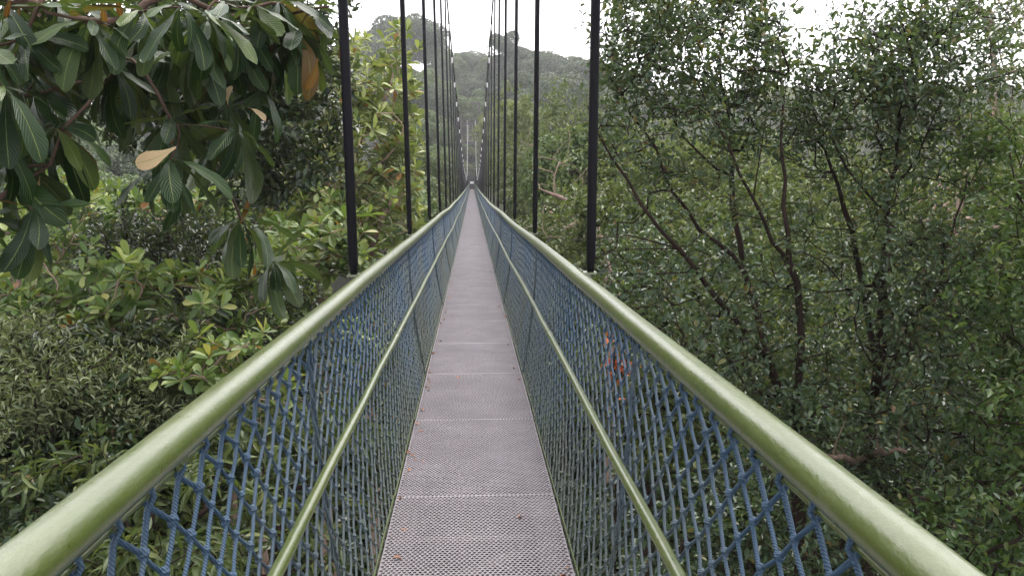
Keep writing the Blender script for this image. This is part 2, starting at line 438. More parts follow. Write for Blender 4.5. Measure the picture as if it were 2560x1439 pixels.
# main cables, hangers with clamp and silver socket
cy = np.concatenate([np.arange(-26, 106, 2.1), np.arange(106, 170.6, 1.6)])
for s in (-1, 1):
    for m_, r_, mt_ in ((cy < 86, .027, HANG), (cy > 83, .024, CABLE)):  # darker cable up to near the low point, paler thinner cable beyond
        c_ = cy[m_]; mb = MB(); mb.tube(np.stack([s * cable_x(c_), c_, cable_z(c_) + (0 if r_ > .025 else .004)], 1), r_, 8)
        link('main_cable', mb.mesh('main_cable', [mt_]), bridge)
mb = MB(); mb.box((0, 0, 0), (.06, .16, .07)); mb.box((0, .05, -.05), (.03, .03, .04)); mb.box((0, -.05, -.05), (.03, .03, .04)); mb.tube(np.array([[0, 0, -.03], [0, 0, -.20]]), .03, 8)
CLAMP = mb.mesh('cable_clamp', [HANG], smooth=False)
mb = MB(); mb.tube(np.array([[0, 0, -.0], [0, 0, -.02], [0, 0, -.21], [0, 0, -.23]]), np.array([.02, .03, .03, .02]), 8)
SOCKM = mb.mesh('socket', [SOCK])
mb = MB(); mb.box((.0, 0, 0), (.17, .10, .012)); mb.box((.03, 0, -.03), (.05, .012, .05)); mb.tube(np.array([[.0, .03, .004], [.0, .03, .02]]), .011, 6); mb.tube(np.array([[.0, -.03, .004], [.0, -.03, .02]]), .011, 6)
BRK = mb.mesh('hanger_bracket', [PAINT], smooth=False)
for q in range(43):
    y = 4.65 + 4.2 * (q - 3)
    if y > 164: break
    for s in (-1, 1):
        zb = float(deck_z(y)) + 1.043; zt = float(cable_z(y)); xt = float(cable_x(y))
        mb = MB(); top = np.array([s * (xt - HX), 0, zt - zb]); d = nrm(top)
        L = np.linalg.norm(top)
        e = top - d * min(.42, L * .45)
        mb.tube(np.array([[0, 0, 0], [0, 0, .03], list(d * .05), list(e)]), np.array([.02, .02, .0262, .0262]), 12)
        if L > .6: mb.tube(np.array([list(e), list(top)]), .012, 6)
        H = link('hanger', mb.mesh('hanger', [HANG]), bridge, (s * HX, y, zb))
        c = link('cable_clamp', CLAMP, H, tuple(top)); c.rotation_euler.x = math.atan2(float(cable_z(y + .5) - cable_z(y - .5)), 1.0)
        k = link('socket', SOCKM, H, tuple(top - d * .20))
        o = link('hanger_bracket', BRK, bridge, (s * (HX - .055), y, zb - .006)); o.rotation_euler.z = 0 if s > 0 else math.pi

# far pylon with its cross beams, platform, ladder
PY = 170.0
gzp = float(ground_z(np.array(0.), np.array(PY)))
py_ = thing('bridge_pylon', (0, PY, min(gzp, -1) - .5), 'hazy brown steel portal tower with ladder and platforms at the far bridge end', 'tower')
b0 = py_.location.z
def ppart(nm, mb, mat=STEEL, smooth=False, par=None):
    return link(nm, mb.mesh(nm, [mat], smooth=smooth), py_ if par is None else par)
def W2(x, z): return (x, 0, z - b0)
ZT = 1.5 + (466 - 264) / FPX * PY; xl, xr = (1155 - 1180) / FPX * PY, (1201 - 1180) / FPX * PY
for x in (xl, xr):
    mb = MB(); mb.beam(W2(x, b0), W2(x, ZT), .42, .42); ppart('post', mb)
for pyx, th in ((264, .36), (313, .45), (344, .25), (359, .45), (428, .4)):
    z = 1.5 + (466 - pyx) / FPX * PY
    mb = MB(); mb.beam(W2(xl + .22, z), W2(xr - .22, z), .3, th); ppart('cross_beam', mb)
mb = MB(); mb.box(W2(xl + 1.0, 1.5 + (466 - 316) / FPX * PY + .45), (1.8, 1.6, .06)); ppart('platform', mb)
lx0, lx1 = (1173 - 1180) / FPX * PY, (1183 - 1180) / FPX * PY; lz0, lz1 = 1.5 + (466 - 356) / FPX * PY, 1.5 + (466 - 316) / FPX * PY
mb = MB()
LAD = simple('pale_ladder_paint', [(.3, (.22, .22, .17)), (.7, (.3, .3, .24))], 3, .5)
for x in (lx0, lx1): mb.beam((x, -.4, lz0 - b0), (x, -.4, lz1 - b0), .06, .06)
ladder = link('ladder', mb.mesh('ladder', [LAD], smooth=False), py_)
mb = MB(); mb.beam((lx0 + .03, 0, 0), (lx1 - .03, 0, 0), .045, .045); RUNG = mb.mesh('rung', [LAD], smooth=False)
for k in range(8): link('rung', RUNG, ladder, (0, -.4, lz0 - b0 + .2 + k * (lz1 - lz0) / 8))
# gate hut at the end of the walk with a white board on it
GY = 168.6; dz = float(deck_z(GY))
gate = thing('gate_shelter', (0, GY, dz), 'small dark roofed gateway closing the far end of the bridge deck', 'gateway')
for s in (-1, 1):
    mb = MB(); mb.box((s * .62, 0, 1.1), (.16, .16, 2.2)); link('post', mb.mesh('post', [DARK], smooth=False), gate)
mb = MB(); mb.box((0, 0, 2.28), (1.7, .9, .14)); mb.box((0, 0, 2.41), (1.3, .7, .1)); link('roof', mb.mesh('roof', [DARK], smooth=False), gate)
mb = MB()
for k in range(6): mb.box((-.45 + k * .18, .15, .52), (.13, .03, 1.0))
mb.box((0, .18, .9), (1.08, .03, .08)); mb.box((0, .18, .2), (1.08, .03, .08)); link('gate_leaf', mb.mesh('gate_leaf', [DARK], smooth=False), gate)
mb = MB(); mb.box((0, .6, 1.1), (1.08, .06, 2.18)); link('back_wall', mb.mesh('back_wall', [DARK], smooth=False), gate)
sg = thing('notice_board', (0, GY - .12, dz + 1.28), 'tiny white board hung in the dark gateway at the far end', 'sign'); mb = MB(); mb.box((0, 0, 0), (.72, .03, .42))
link('panel', mb.mesh('panel', [WHITE], smooth=False), sg)
mb = MB(); mb.box((0, .02, 0), (.78, .02, .48)); link('frame', mb.mesh('frame', [STEEL], smooth=False), sg)

# ================================================================== plants
# ---- leaf shapes: unit length along +Y, face up +Z
def leaf_tpl(w, peak=.45, fold=.10, curl=.12, rows=(.3, .65), stem=.0, wave=0):
    """simple leaf: spine plus two edges at each row"""
    V = [[0, 0, 0]]; UV = [[.5, 0]]
    for t in rows:
        if t < peak: hw = w / 2 * math.sin(t / peak * math.pi / 2) ** .8
        else: hw = w / 2 * math.cos((t - peak) / (1 - peak) * math.pi / 2) ** .6
        zc = -curl * t * t
        V += [[-hw, t, zc + fold * hw / w * 2 + wave * math.sin(t * 9)], [0, t, zc], [hw, t, zc + fold * hw / w * 2 - wave * math.sin(t * 9 + 1)]]
        UV += [[0, t], [.5, t], [1, t]]
    V.append([0, 1, -curl]); UV.append([.5, 1])
    T = []; n = len(rows); e = len(V) - 1
    T += [[0, 2, 1], [0, 3, 2]]
    for k in range(n - 1):
        a = 1 + 3 * k; b = a + 3
        T += [[a, a + 1, b + 1], [a, b + 1, b], [a + 1, a + 2, b + 2], [a + 1, b + 2, b + 1]]
    a = 1 + 3 * (n - 1)
    T += [[a, a + 1, e], [a + 1, a + 2, e]]
    return np.array(V, float), np.array(T), np.array(UV, float)
SMALL = [leaf_tpl(.46, .45, .16, c, wave=wv) for c, wv in ((.10, .01), (.22, -.015), (.02, .02))]
LANCE = [leaf_tpl(.24, .4, .10, c) for c in (.18, .32)]
OBOV = [leaf_tpl(.40, .68, .10, c, (.25, .55, .82)) for c in (.06, .18, -.08)]
CARD = [leaf_tpl(.62, .5, .22, c, (.5,)) for c in (.2,)]
def big_leaf(seed):
    """obovate pleated leaf of the foreground branches"""
    r = np.random.default_rng(seed); rows = [.0, .14, .32, .5, .68, .84, .95, 1.0]; hw = [.016, .028, .078, .124, .152, .142, .092, .03]
    curl = r.uniform(.02, .55); tw = r.uniform(-.5, .5); fold = r.uniform(.02, .12); V = []; UV = []
    bend = r.uniform(-.09, .09); ph = r.uniform(0, 6.28); wf = r.uniform(.82, 1.12)
    for t, h in zip(rows, hw):
        for u in (-1, -.5, 0, .5, 1):
            x = h * u * wf; z = -curl * t ** 2.0 + fold * abs(u) * h * 4 * .4 + r.normal(0, .006) * abs(u) * (t > .1)
            ca, sa = math.cos(tw * t), math.sin(tw * t)
            V.append([x * ca + bend * math.sin(t * 3), t - .15 * curl * t ** 3, z + x * sa + .022 * abs(u) * math.sin(t * 13 + ph + u) * (t > .1)]); UV.append([u * .5 + .5, t])
    Q = [[a * 5 + b, a * 5 + b + 1, a * 5 + 6 + b, a * 5 + 5 + b] for a in range(7) for b in range(4)]
    return np.array(V), np.array(Q), np.array(UV)

def frames(D, N):
    y = nrm(D); z = nrm(N - (N * y).sum(-1, keepdims=True) * y); x = np.cross(y, z)
    return np.stack([x, y, z], -1)
def scatter_mesh(name, tpls, P_, D, N, S_, mats, which=None):
    n = len(P_); which = rng.integers(0, len(tpls), n) if which is None else which
    F = frames(D, N); Vs = []; Fs = []; U = []; off = 0
    for k, (V, T, UV) in enumerate(tpls):
        m = np.where(which == k)[0]
        if not len(m): continue
        X = np.einsum('nij,vj->nvi', F[m], V) * S_[m][:, None, None] + P_[m][:, None]
        Vs.append(X.reshape(-1, 3)); Fs.append((T[None] + (np.arange(len(m)) * len(V))[:, None, None]).reshape(-1, T.shape[1]) + off)
        U.append(np.tile(UV, (len(m), 1))); off += len(m) * len(V)
    F_ = np.vstack(Fs)
    return mesh_np(name, np.vstack(Vs), F_ if F_.shape[1] == 3 else None, F_ if F_.shape[1] == 4 else None, mats, np.vstack(U))
_tm = {}
def tpl_mesh(key, tpl, mat):
    k = (key, mat.name)
    if k not in _tm:
        V, T, UV = tpl
        _tm[k] = mesh_np('leaf', V, T if T.shape[1] == 3 else None, T if T.shape[1] == 4 else None, [mat], UV)
    return _tm[k]
def leaf_objects(parent, key, tpls, P_, D, N, S_, mat, which, name='leaf', label=None, wx=1.0):
    F = frames(D, N); pl = np.array(parent.location)
    for i in range(len(P_)):
        o = bpy.data.objects.new(name, tpl_mesh(key + str(which[i]), tpls[which[i]], mat)); COL.objects.link(o); o.parent = parent
        o.matrix_basis = Matrix([[*(F[i][r] * S_[i] * np.array([wx, 1, 1])), P_[i][r] - pl[r]] for r in range(3)] + [[0, 0, 0, 1]])
        if label: o['label'] = label

class Tree:
    def __init__(s, root):
        s.pos = [np.asarray(root, float)]; s.par = [-1]; s.rmin = [0.0]; s.lock = [False]
        s.tips = []; s.tipb = []; s.root = np.asarray(root, float)
    def nearest(s, p):
        A = np.array(s.pos); return int(np.argmin(((A - p) ** 2).sum(1)))
    def stem(s, pts, r0, r1, start=None, step=.18, wig=.012):
        """a stem traced through points; starts from node start or the nearest one"""
        pts = [np.asarray(p, float) for p in pts]
        k = s.nearest(pts[0]) if start is None else start
        path = [s.pos[k]] + pts
        seg = [np.linalg.norm(path[i + 1] - path[i]) for i in range(len(path) - 1)]; tot = sum(seg) + 1e-6; acc = 0
        cum = np.concatenate([[0], np.cumsum(seg)]); n = max(2, int(tot / step)); t = np.linspace(0, tot, n + 1)[1:]
        A = np.array(path)
        Q = np.stack([np.interp(t, cum, A[:, i]) for i in range(3)], 1)
        kk = np.array([.25, .5, .25]); B = np.vstack([A[:1], Q])
        for _ in range(2): B[1:-1] = B[:-2] * .25 + B[1:-1] * .5 + B[2:] * .25
        Q = B[1:] + rng.normal(0, wig, Q.shape)
        for q, f in zip(Q, t / tot):
            s.pos.append(q); s.par.append(k); s.rmin.append(r0 + (r1 - r0) * f); s.lock.append(True); k = len(s.pos) - 1
        return k
    def attach(s, pts, step=.15, bend=.3, updir=.6, tipback=.35):
        pts = np.asarray(pts, float); pts = pts[(np.abs(pts[:, 0]) > .95) | (pts[:, 2] < -.5)]      # nothing grows into the walk
        A = np.array(s.pos); cap = len(A) + len(pts) * 40; B = np.zeros((cap, 3)); B[:len(A)] = A; n = len(A)
        d0 = np.sqrt(((pts[:, None] - A[None, ::3]) ** 2).sum(-1)).min(1) if len(pts) * len(A) < 4e6 else rng.random(len(pts))
        for a in pts[np.argsort(d0)]:
            v = a - B[:n]; d = np.sqrt((v ** 2).sum(1)) + 1e-6
            k = int(np.argmin(d * (1 + updir * np.clip(-v[:, 2] / d + .1, 0, 1))))
            p0 = B[k].copy(); L = d[k]
            pr = s.par[k]; pd = nrm(p0 - B[pr]) if pr >= 0 else np.array([0, 0, 1.0])
            p1 = p0 + pd * L * bend + rng.normal(0, .10, 3) * L + np.array([0, 0, .08 * L])
            m = min(30, max(2, int(L / step)))
            for t in np.linspace(0, 1, m + 1)[1:]:
                q = (1 - t) ** 2 * p0 + 2 * t * (1 - t) * p1 + t * t * a
                B[n] = q; s.pos.append(q); s.par.append(k); s.rmin.append(0); s.lock.append(False); k = n; n += 1
            s.tips.append(n - 1)
            if n > cap - 40: B = np.vstack([B, np.zeros((cap, 3))]); cap *= 2
    def finish(s, rtip=.0035, expo=.42, rmax=.14):
        n = len(s.pos); cnt = np.ones(n); par = np.array(s.par)
        kids = [[] for _ in range(n)]
        ntip = np.zeros(n)
        for t in s.tips: ntip[t] += 1
        for i in range(n - 1, 0, -1): ntip[par[i]] += ntip[i]; kids[par[i]].append(i)
        rad = np.where(np.array(s.lock), np.maximum(np.array(s.rmin), rtip), np.minimum(rtip * np.maximum(ntip, 1) ** expo, rmax))
        rad[0] = max(rad[1:4]) if n > 1 else rtip
        for i in range(1, n):
            if not s.lock[i]: rad[i] = min(rad[i], rad[par[i]])
        A = np.array(s.pos); chains = []; st = [(0, None)]
        while st:
            i, p = st.pop(); ch = [p] if p is not None else []; ch.append(i)
            while kids[i]:
                ks = sorted(kids[i], key=lambda k: (rad[k], ntip[k])); nx = ks[-1]
                for k in ks[:-1]: st.append((k, i))
                i = nx; ch.append(i)
            chains.append(ch)
        s.A, s.rad, s.chains, s.ntip = A, rad, chains, ntip
    def wood(s, parent, mat, limb_r=.02, maxlimb=14):
        loc = np.array(parent.location); big = []; mb = MB(); ntw = 0
        order = sorted(s.chains, key=lambda c: -s.rad[c[min(1, len(c) - 1)]])
        first = True
        for c in order:
            if len(c) < 2: continue
            pts = s.A[c] - loc; r = s.rad[c].copy()
            if not first: r[0] = r[1]
            if first or (s.rad[c[1]] > limb_r and len(big) < maxlimb):
                m2 = MB(); m2.tube(pts, r, 8 if r[0] > .03 else 6); big.append(1)
                link('trunk' if first else 'limb', m2.mesh('limb', [mat]), parent); first = False
            else:
                if len(c) > 4 and r[0] < .008: k = np.unique(np.append(np.arange(0, len(c), 2), len(c) - 1)); pts, r = pts[k], r[k]
                mb.tube(pts, r, 5 if r[0] > .008 else 3, caps=False); ntw += 1
        if ntw: link('twigs', mb.mesh('twigs', [mat]), parent, kind='stuff')
    def tip_frames(s, back):
        """tip positions and the direction of the twig that ends there"""
        T = np.array(s.tips); K = T.copy(); par = np.array(s.par); d = np.zeros(len(T))
        for _ in range(40):
            m = (d < back) & (par[K] >= 0)
            if not m.any(): break
            d[m] += np.linalg.norm(s.A[K[m]] - s.A[par[K[m]]], axis=1); K[m] = par[K[m]]
        return s.A[T], s.A[K]

def twig_leaves(A, B, k, size, spread=.9, droop=.15, jit=.03, flat=.9):
    """k leaves along each twig B->A, alternate, facing mostly up"""
    n = len(A); t = rng.random((n, k)) ** .8
    p = B[:, None] + (A - B)[:, None] * t[..., None] + rng.normal(0, jit, (n, k, 3))
    d = nrm(A - B)[:, None] * .6 + rng.normal(0, spread * .6, (n, k, 3)) + np.array([0, 0, -droop])
    N = np.array([0, 0, flat]) + rng.normal(0, .5, (n, k, 3))
    S_ = size * rng.uniform(.6, 1.2, (n, k))
    return p.reshape(-1, 3), nrm(d).reshape(-1, 3), N.reshape(-1, 3), S_.ravel()
def rosettes(C, AX, k, size, up=.5, down=-.3):
    """whorls of leaves at C around axes AX; elevation from up (young) to down (old)"""
    Ps, Ds, Ns, Ss = [], [], [], []
    for c, ax in zip(C, AX):
        kk = int(rng.integers(int(k * .7), int(k * 1.3) + 1)); ax = nrm(ax); ref = nrm(np.cross(ax, [.3, 1, .2])); r2 = np.cross(ax, ref); ph = rng.random() * 6.28
        for i in range(kk):
            a = ph + i * 2.39996 + rng.normal(0, .2); f = (i + .5) / kk; el = down + (up - down) * f + rng.normal(0, .14)
            rad = ref * math.cos(a) + r2 * math.sin(a)
            d = nrm(rad * math.cos(el) + ax * math.sin(el)); nn = nrm(ax * math.cos(el) - rad * math.sin(el)) + rng.normal(0, .16, 3)
            Ps.append(c + ax * .04 * (f - .5) + rad * .01); Ds.append(d); Ns.append(nn); Ss.append(size * rng.uniform(.55, 1.15) * (1 - .35 * max(0, f - .6)))
    return np.array(Ps), np.array(Ds), np.array(Ns), np.array(Ss)
def foliage(parent, key, tpls, L, mat, nobj=300, name='leaf', stuff='leaves', margin=40):
    """the leaves that show largest become parts, the rest one mass"""
    q_ = L[0] + nrm(L[1]) * L[3][:, None]; ok = ((np.abs(L[0][:, 0]) > .74) & (np.abs(q_[:, 0]) > .74) & (L[0][:, 0] * q_[:, 0] > 0)) | ((L[0][:, 2] < -.35) & (q_[:, 2] < -.35))
    Pp, D, N, S_ = [v_[ok] for v_ in L]; which = rng.integers(0, len(tpls), len(Pp)); n = len(Pp)
    keep = np.zeros(n, bool)
    if nobj:
        x, y, z = to_px(Pp); inside = (z > .3) & (x > margin) & (x < 2560 - margin) & (y > margin) & (y < 1439 - margin)
        score = np.where(inside, S_ / np.maximum(z, .3) * rng.uniform(.8, 1.2, n), -1)
        idx = np.argsort(-score)[:nobj]; idx = idx[score[idx] > 0]; keep[idx] = True
        leaf_objects(parent, key, tpls, Pp[idx], D[idx], N[idx], S_[idx], mat, which[idx], name)
    r = ~keep
    if r.any(): link(stuff, scatter_mesh(stuff, tpls, Pp[r] - np.array(parent.location), D[r], N[r], S_[r], [mat], which[r]), parent, kind='stuff')
def pxbox(rects):
    out = []
    for x0, y0, x1, y1, z0, z1, n in rects:
        m = 0
        while m < n:                                            # sprays of twigs, not an even scatter
            c = P(rng.uniform(x0, x1), rng.uniform(y0, y1), rng.uniform(z0, z1)); k = int(rng.integers(3, 9)); sp = .025 * (z0 + 1)
            for _ in range(min(k, n - m)): out.append(c + rng.normal(0, 1, 3) * [sp, sp, sp * .7])
            m += k
    return np.array(out)
def base_below(p, dx=0, dy=0):
    x, y = p[0] + dx, p[1] + dy
    return np.array([x, y, float(ground_z(np.array(x), np.array(y))) - .15])

# ---- leaf and bark materials
G = lambda *a: tuple(a)
M_BIG = leaf_mat('large_ribbed_leaf', [(0, (.011, .029, .013)), (.45, (.018, .044, .017)), (.80, (.027, .060, .018)), (.975, (.085, .12, .03)), (.985, (.10, .05, .018)), (1, (.12, .065, .02))], .36, .20, veins=(13, .55), spec=.26)
M_BIGDEAD = leaf_mat('withered_leaf', [(0, (.52, .36, .30)), (1, (.6, .44, .38))], .7, .25, veins=(11, .55))
M_BIGBROWN = leaf_mat('brown_leaf', [(0, (.07, .022, .012)), (.5, (.12, .045, .014)), (1, (.19, .09, .02))], .6, .3, veins=(11, .55))
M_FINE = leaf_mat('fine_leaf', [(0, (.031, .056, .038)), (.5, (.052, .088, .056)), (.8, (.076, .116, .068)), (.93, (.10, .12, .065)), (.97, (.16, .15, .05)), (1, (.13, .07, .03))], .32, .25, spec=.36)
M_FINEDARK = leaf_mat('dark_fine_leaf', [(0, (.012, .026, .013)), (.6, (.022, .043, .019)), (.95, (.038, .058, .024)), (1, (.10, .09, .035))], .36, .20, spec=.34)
M_BRIGHT = leaf_mat('bright_leaf', [(0, (.030, .064, .020)), (.5, (.046, .088, .024)), (.9, (.07, .115, .034)), (1, (.12, .14, .05))], .42, .32)
M_ROS = leaf_mat('rosette_leaf', [(0, (.055, .10, .032)), (.4, (.105, .165, .048)), (.75, (.18, .235, .08)), (.93, (.28, .31, .13)), (.975, (.36, .35, .16)), (.985, (.28, .12, .03)), (1, (.22, .09, .03))], .42, .28)
M_ROSPALE = leaf_mat('pale_rosette_leaf', [(0, (.08, .115, .05)), (.35, (.16, .20, .085)), (.65, (.30, .325, .18)), (.95, (.46, .45, .29)), (.975, (.30, .15, .04)), (1, (.24, .10, .03))], .42, .28)
M_WIL = leaf_mat('willow_leaf', [(0, (.08, .105, .062)), (.5, (.135, .16, .105)), (.9, (.21, .23, .16)), (1, (.26, .27, .19))], .5, .25)
M_MID = leaf_mat('mid_leaf', [(0, (.045, .068, .028)), (.5, (.075, .105, .040)), (.85, (.115, .145, .06)), (1, (.18, .19, .09))], .45, .28)
M_MIDB = leaf_mat('mid_bright_leaf', [(0, (.06, .09, .028)), (.5, (.10, .135, .042)), (.9, (.15, .175, .066)), (1, (.2, .2, .09))], .45, .3)
M_FARA = leaf_mat('far_leaf_dark', [(0, (.022, .038, .024)), (.6, (.042, .066, .038)), (1, (.075, .095, .055))], .55, .2)
M_FARB = leaf_mat('far_leaf_green', [(0, (.045, .078, .032)), (.6, (.085, .128, .048)), (1, (.14, .175, .075))], .55, .2)
M_FARC = leaf_mat('far_leaf_olive', [(0, (.10, .125, .05)), (.6, (.165, .19, .075)), (1, (.23, .24, .11))], .55, .2)
B_DARK = bark_mat('dark_bark', (.009, .006, .005), (.032, .021, .017))
B_RED = bark_mat('reddish_bark', (.040, .025, .019), (.10, .065, .05))
B_PINK = bark_mat('pinkish_bark', (.17, .115, .09), (.31, .225, .185))
B_GREY = bark_mat('grey_bark', (.05, .042, .034), (.11, .09, .075))

# ================================================================== foreground tree with big drooping leaves, left
BIGT = [big_leaf(k) for k in range(10)]
root = base_below(P(-420, 300, 4.6))
t = thing('big_leaf_tree', tuple(root), 'tree with large drooping ribbed leaves reaching in from the upper left beside the bridge', 'tree')
T = Tree(root)
k0 = T.stem([P(-420, 900, 4.7), P(-380, 200, 4.7), P(-250, 20, 4.6)], .12, .055, step=.4)
k1 = T.stem([P(-120, -60, 4.5), P(50, 2, 4.4), P(120, 24, 4.4), P(180, 53, 4.45), P(253, 97, 4.5), P(292, 83, 4.6), P(340, 40, 4.7), P(372, -10, 4.8), P(470, -60, 5.0)], .048, .017, k0)
T.stem([P(180, 60, 4.45), P(215, 105, 4.5), P(268, 118, 4.55)], .012, .007)
T.stem([P(88, 40, 4.4), P(104, 90, 4.35), P(135, 140, 4.3), P(165, 162, 4.3), P(209, 172, 4.4)], .016, .009)
T.stem([P(205, 185, 4.4), P(235, 150, 4.45), P(256, 118, 4.5)], .016, .012)
T.stem([P(470, -20, 4.9), P(487, 24, 4.9), P(540, 40, 5.0), P(584, 49, 5.1), P(620, 56, 5.1), P(676, 58, 5.2), P(735, 42, 5.2), P(835, 20, 5.0)], .018, .008)
kb = T.stem([P(-230, 260, 4.3), P(-60, 270, 4.2), P(73, 248, 4.25), P(140, 232, 4.3), P(200, 205, 4.4)], .03, .009)
T.stem([P(300, 190, 4.6), P(280, 225, 4.55), P(243, 255, 4.4), P(200, 290, 4.3), P(150, 328, 4.2)], .012, .008)
T.stem([P(130, 350, 4.2), P(115, 400, 4.15), P(92, 450, 4.1), P(80, 515, 4.0)], .010, .007)
T.stem([P(-230, 560, 4.0), P(-100, 560, 3.9)], .03, .01)
RC = [(425, 403, 4.3), (428, 302, 4.5), (143, 322, 4.2), (83, 524, 4.0), (288, 172, 4.5), (414, 130, 4.8), (587, 328, 4.7), (572, 268, 5.0), (602, 548, 5.2), (684, 655, 5.5),
      (832, 22, 4.9), (745, 78, 5.1), (520, 42, 4.4), (452, 18, 4.2), (350, 30, 4.2), (225, 55, 4.1), (60, 95, 4.0), (12, 225, 3.8), (95, 190, 4.4), (190, 120, 4.7),
      (345, 85, 4.9), (640, 18, 4.9), (700, 10, 5.0), (616, 95, 5.0), (890, 118, 5.3), (905, 48, 5.3), (-20, 330, 3.9), (30, 415, 4.1), (520, 168, 5.0), (652, 222, 5.3),
      (-60, 560, 3.9), (250, 5, 4.6), (140, 10, 4.2), (20, 20, 4.0), (560, 10, 4.7), (400, 60, 5.1), (480, 210, 5.2), (330, 250, 4.9), (780, 15, 5.3), (120, 260, 4.9), (-30, 120, 3.9), (500, 95, 4.6),
      (70, 30, 4.6), (310, 150, 5.0), (230, 110, 4.8), (390, 5, 5.0), (600, 60, 5.3), (660, 80, 5.3), (545, 120, 5.2), (470, 60, 5.3), (20, 160, 4.6), (150, 60, 4.8), (270, 40, 5.1), (365, 190, 5.2), (450, 260, 5.2), (620, 170, 5.4), (700, 140, 5.4), (55, 300, 4.5), (500, 330, 5.1), (850, 80, 5.4)]
RP = np.array([P(*c) for c in RC])
T.attach(RP, step=.08, bend=.35, updir=-.2)
T.finish(rtip=.0055, expo=.4, rmax=.03)
T.wood(t, B_RED, .009, 14)
A_, B2 = T.tip_frames(.12)
AX = nrm(A_ - B2) * .35 + np.array([0, 0, .75]) + rng.normal(0, .12, A_.shape)
Lf = rosettes(A_, AX, 13, .34, .3, -1.15)
Lf[1][:, 2] -= .18; D_ = nrm(Lf[1]); Lf = (Lf[0], D_, Lf[2], Lf[3])
# petiole lift: blades start a little out from the twig
foliage(t, 'big', BIGT, Lf, M_BIG, 300)
dead = [((440, 368, 4.0), (328, 388, 3.95), .215, M_BIGDEAD, 'pale tan withered leaf caught in the whorl', (0, -1, .45)), ((440, 330, 4.4), (428, 375, 4.4), .14, M_BIGBROWN, 'dark red brown dying leaf', (.6, -1, 0)),
        ((795, 145, 4.9), (768, 222, 4.9), .17, M_BIGBROWN, 'red brown hanging leaf', (.4, -1, .1)), ((492, 110, 4.6), (470, 175, 4.6), .16, M_BIGBROWN, None, (.2, -1, 0)), ((545, 95, 4.6), (552, 150, 4.6), .14, M_BIGBROWN, None, (.1, -1, 0)),
        ((30, -10, 3.9), (5, 40, 3.9), .2, M_BIGBROWN, None, (.2, -1, 0)), ((255, 0, 4.2), (258, 66, 4.2), .17, M_BIGBROWN, None, (.3, -1, 0)), ((292, -20, 4.2), (290, 36, 4.2), .2, M_BIGBROWN, None, (-.2, -1, .1)), ((50, 15, 3.95), (45, 85, 3.95), .2, M_BIGBROWN, None, (.3, -1, 0)),
        ((690, 95, 5), (672, 130, 5), .14, M_BIGBROWN, None, (0, -1, .3)), ((570, 262, 4.9), (573, 210, 4.9), .13, M_BIGDEAD, None, (0, -1, .3)), ((600, 560, 5.1), (615, 500, 5.1), .17, M_BIGBROWN, None, (0, -1, .2)), ((620, 268, 4.9), (662, 292, 4.85), .15, M_BIGDEAD, None, (0, -.6, 1)), ((100, 440, 4.1), (92, 495, 4.1), .15, M_BIGDEAD, None, (0, -1, 0)),
        ((638, 655, 5.4), (630, 690, 5.4), .2, M_BIGBROWN, None, (0, -1, .1)), ((855, 80, 5.1), (850, 150, 5.1), .19, M_BIGBROWN, None, (0, -1, .1)), ((590, 560, 5.1), (520, 590, 5.1), .2, M_BIGBROWN, None, (0, -.5, 1))]
for q, (a, b, sz, mt, lb, nn) in enumerate(dead):
    a, b = P(*a), P(*b); Lq = np.linalg.norm(b - a)
    leaf_objects(t, 'big', BIGT, [a], np.array([b - a]), np.array([nn], float), [Lq * 1.05], mt, [q % 10], 'withered_leaf', lb, 1.5 if q == 0 else .8)

# ================================================================== dark small-leaved tree behind it
root = base_below(P(-110, 470, 9.6))
t = thing('dark_leaved_tree', tuple(root), 'dark tree with small leaves standing behind the large drooping leaves', 'tree')
T = Tree(root)
k0 = T.stem([P(-110, 700, 9.6), P(-80, 400, 9.5), P(60, 200, 9.4), P(240, 190, 9.3)], .14, .06, step=.5)
T.stem([P(480, 230, 9.2), P(600, 235, 9.0), P(720, 235, 9.0)], .045, .012, k0)
T.stem([P(420, 120, 9.5), P(560, 60, 9.6), P(640, -60, 9.6)], .05, .015, k0)
T.stem([P(250, 180, 9.4), P(150, 120, 9.4), P(60, 60, 9.2)], .045, .012, k0)
T.stem([P(500, 330, 9.2), P(640, 380, 9.1), P(760, 400, 9.0)], .03, .008, k0)
T.attach(pxbox([(300, 20, 850, 200, 8.6, 10.2, 210), (330, 180, 850, 330, 8.6, 10, 170), (440, 300, 830, 440, 8.6, 9.8, 150), (0, -60, 420, 200, 8.8, 10.2, 230), (0, 200, 380, 330, 8.8, 10, 70), (560, 430, 740, 480, 8.6, 9.2, 25), (400, -90, 830, 60, 9, 10, 130)]), .15)
T.finish(.004); T.wood(t, B_DARK, .02)
A_, B2 = T.tip_frames(.38)
foliage(t, 'small', SMALL, twig_leaves(A_, B2, 17, .105, droop=.3, jit=.05), M_FINEDARK, 200)

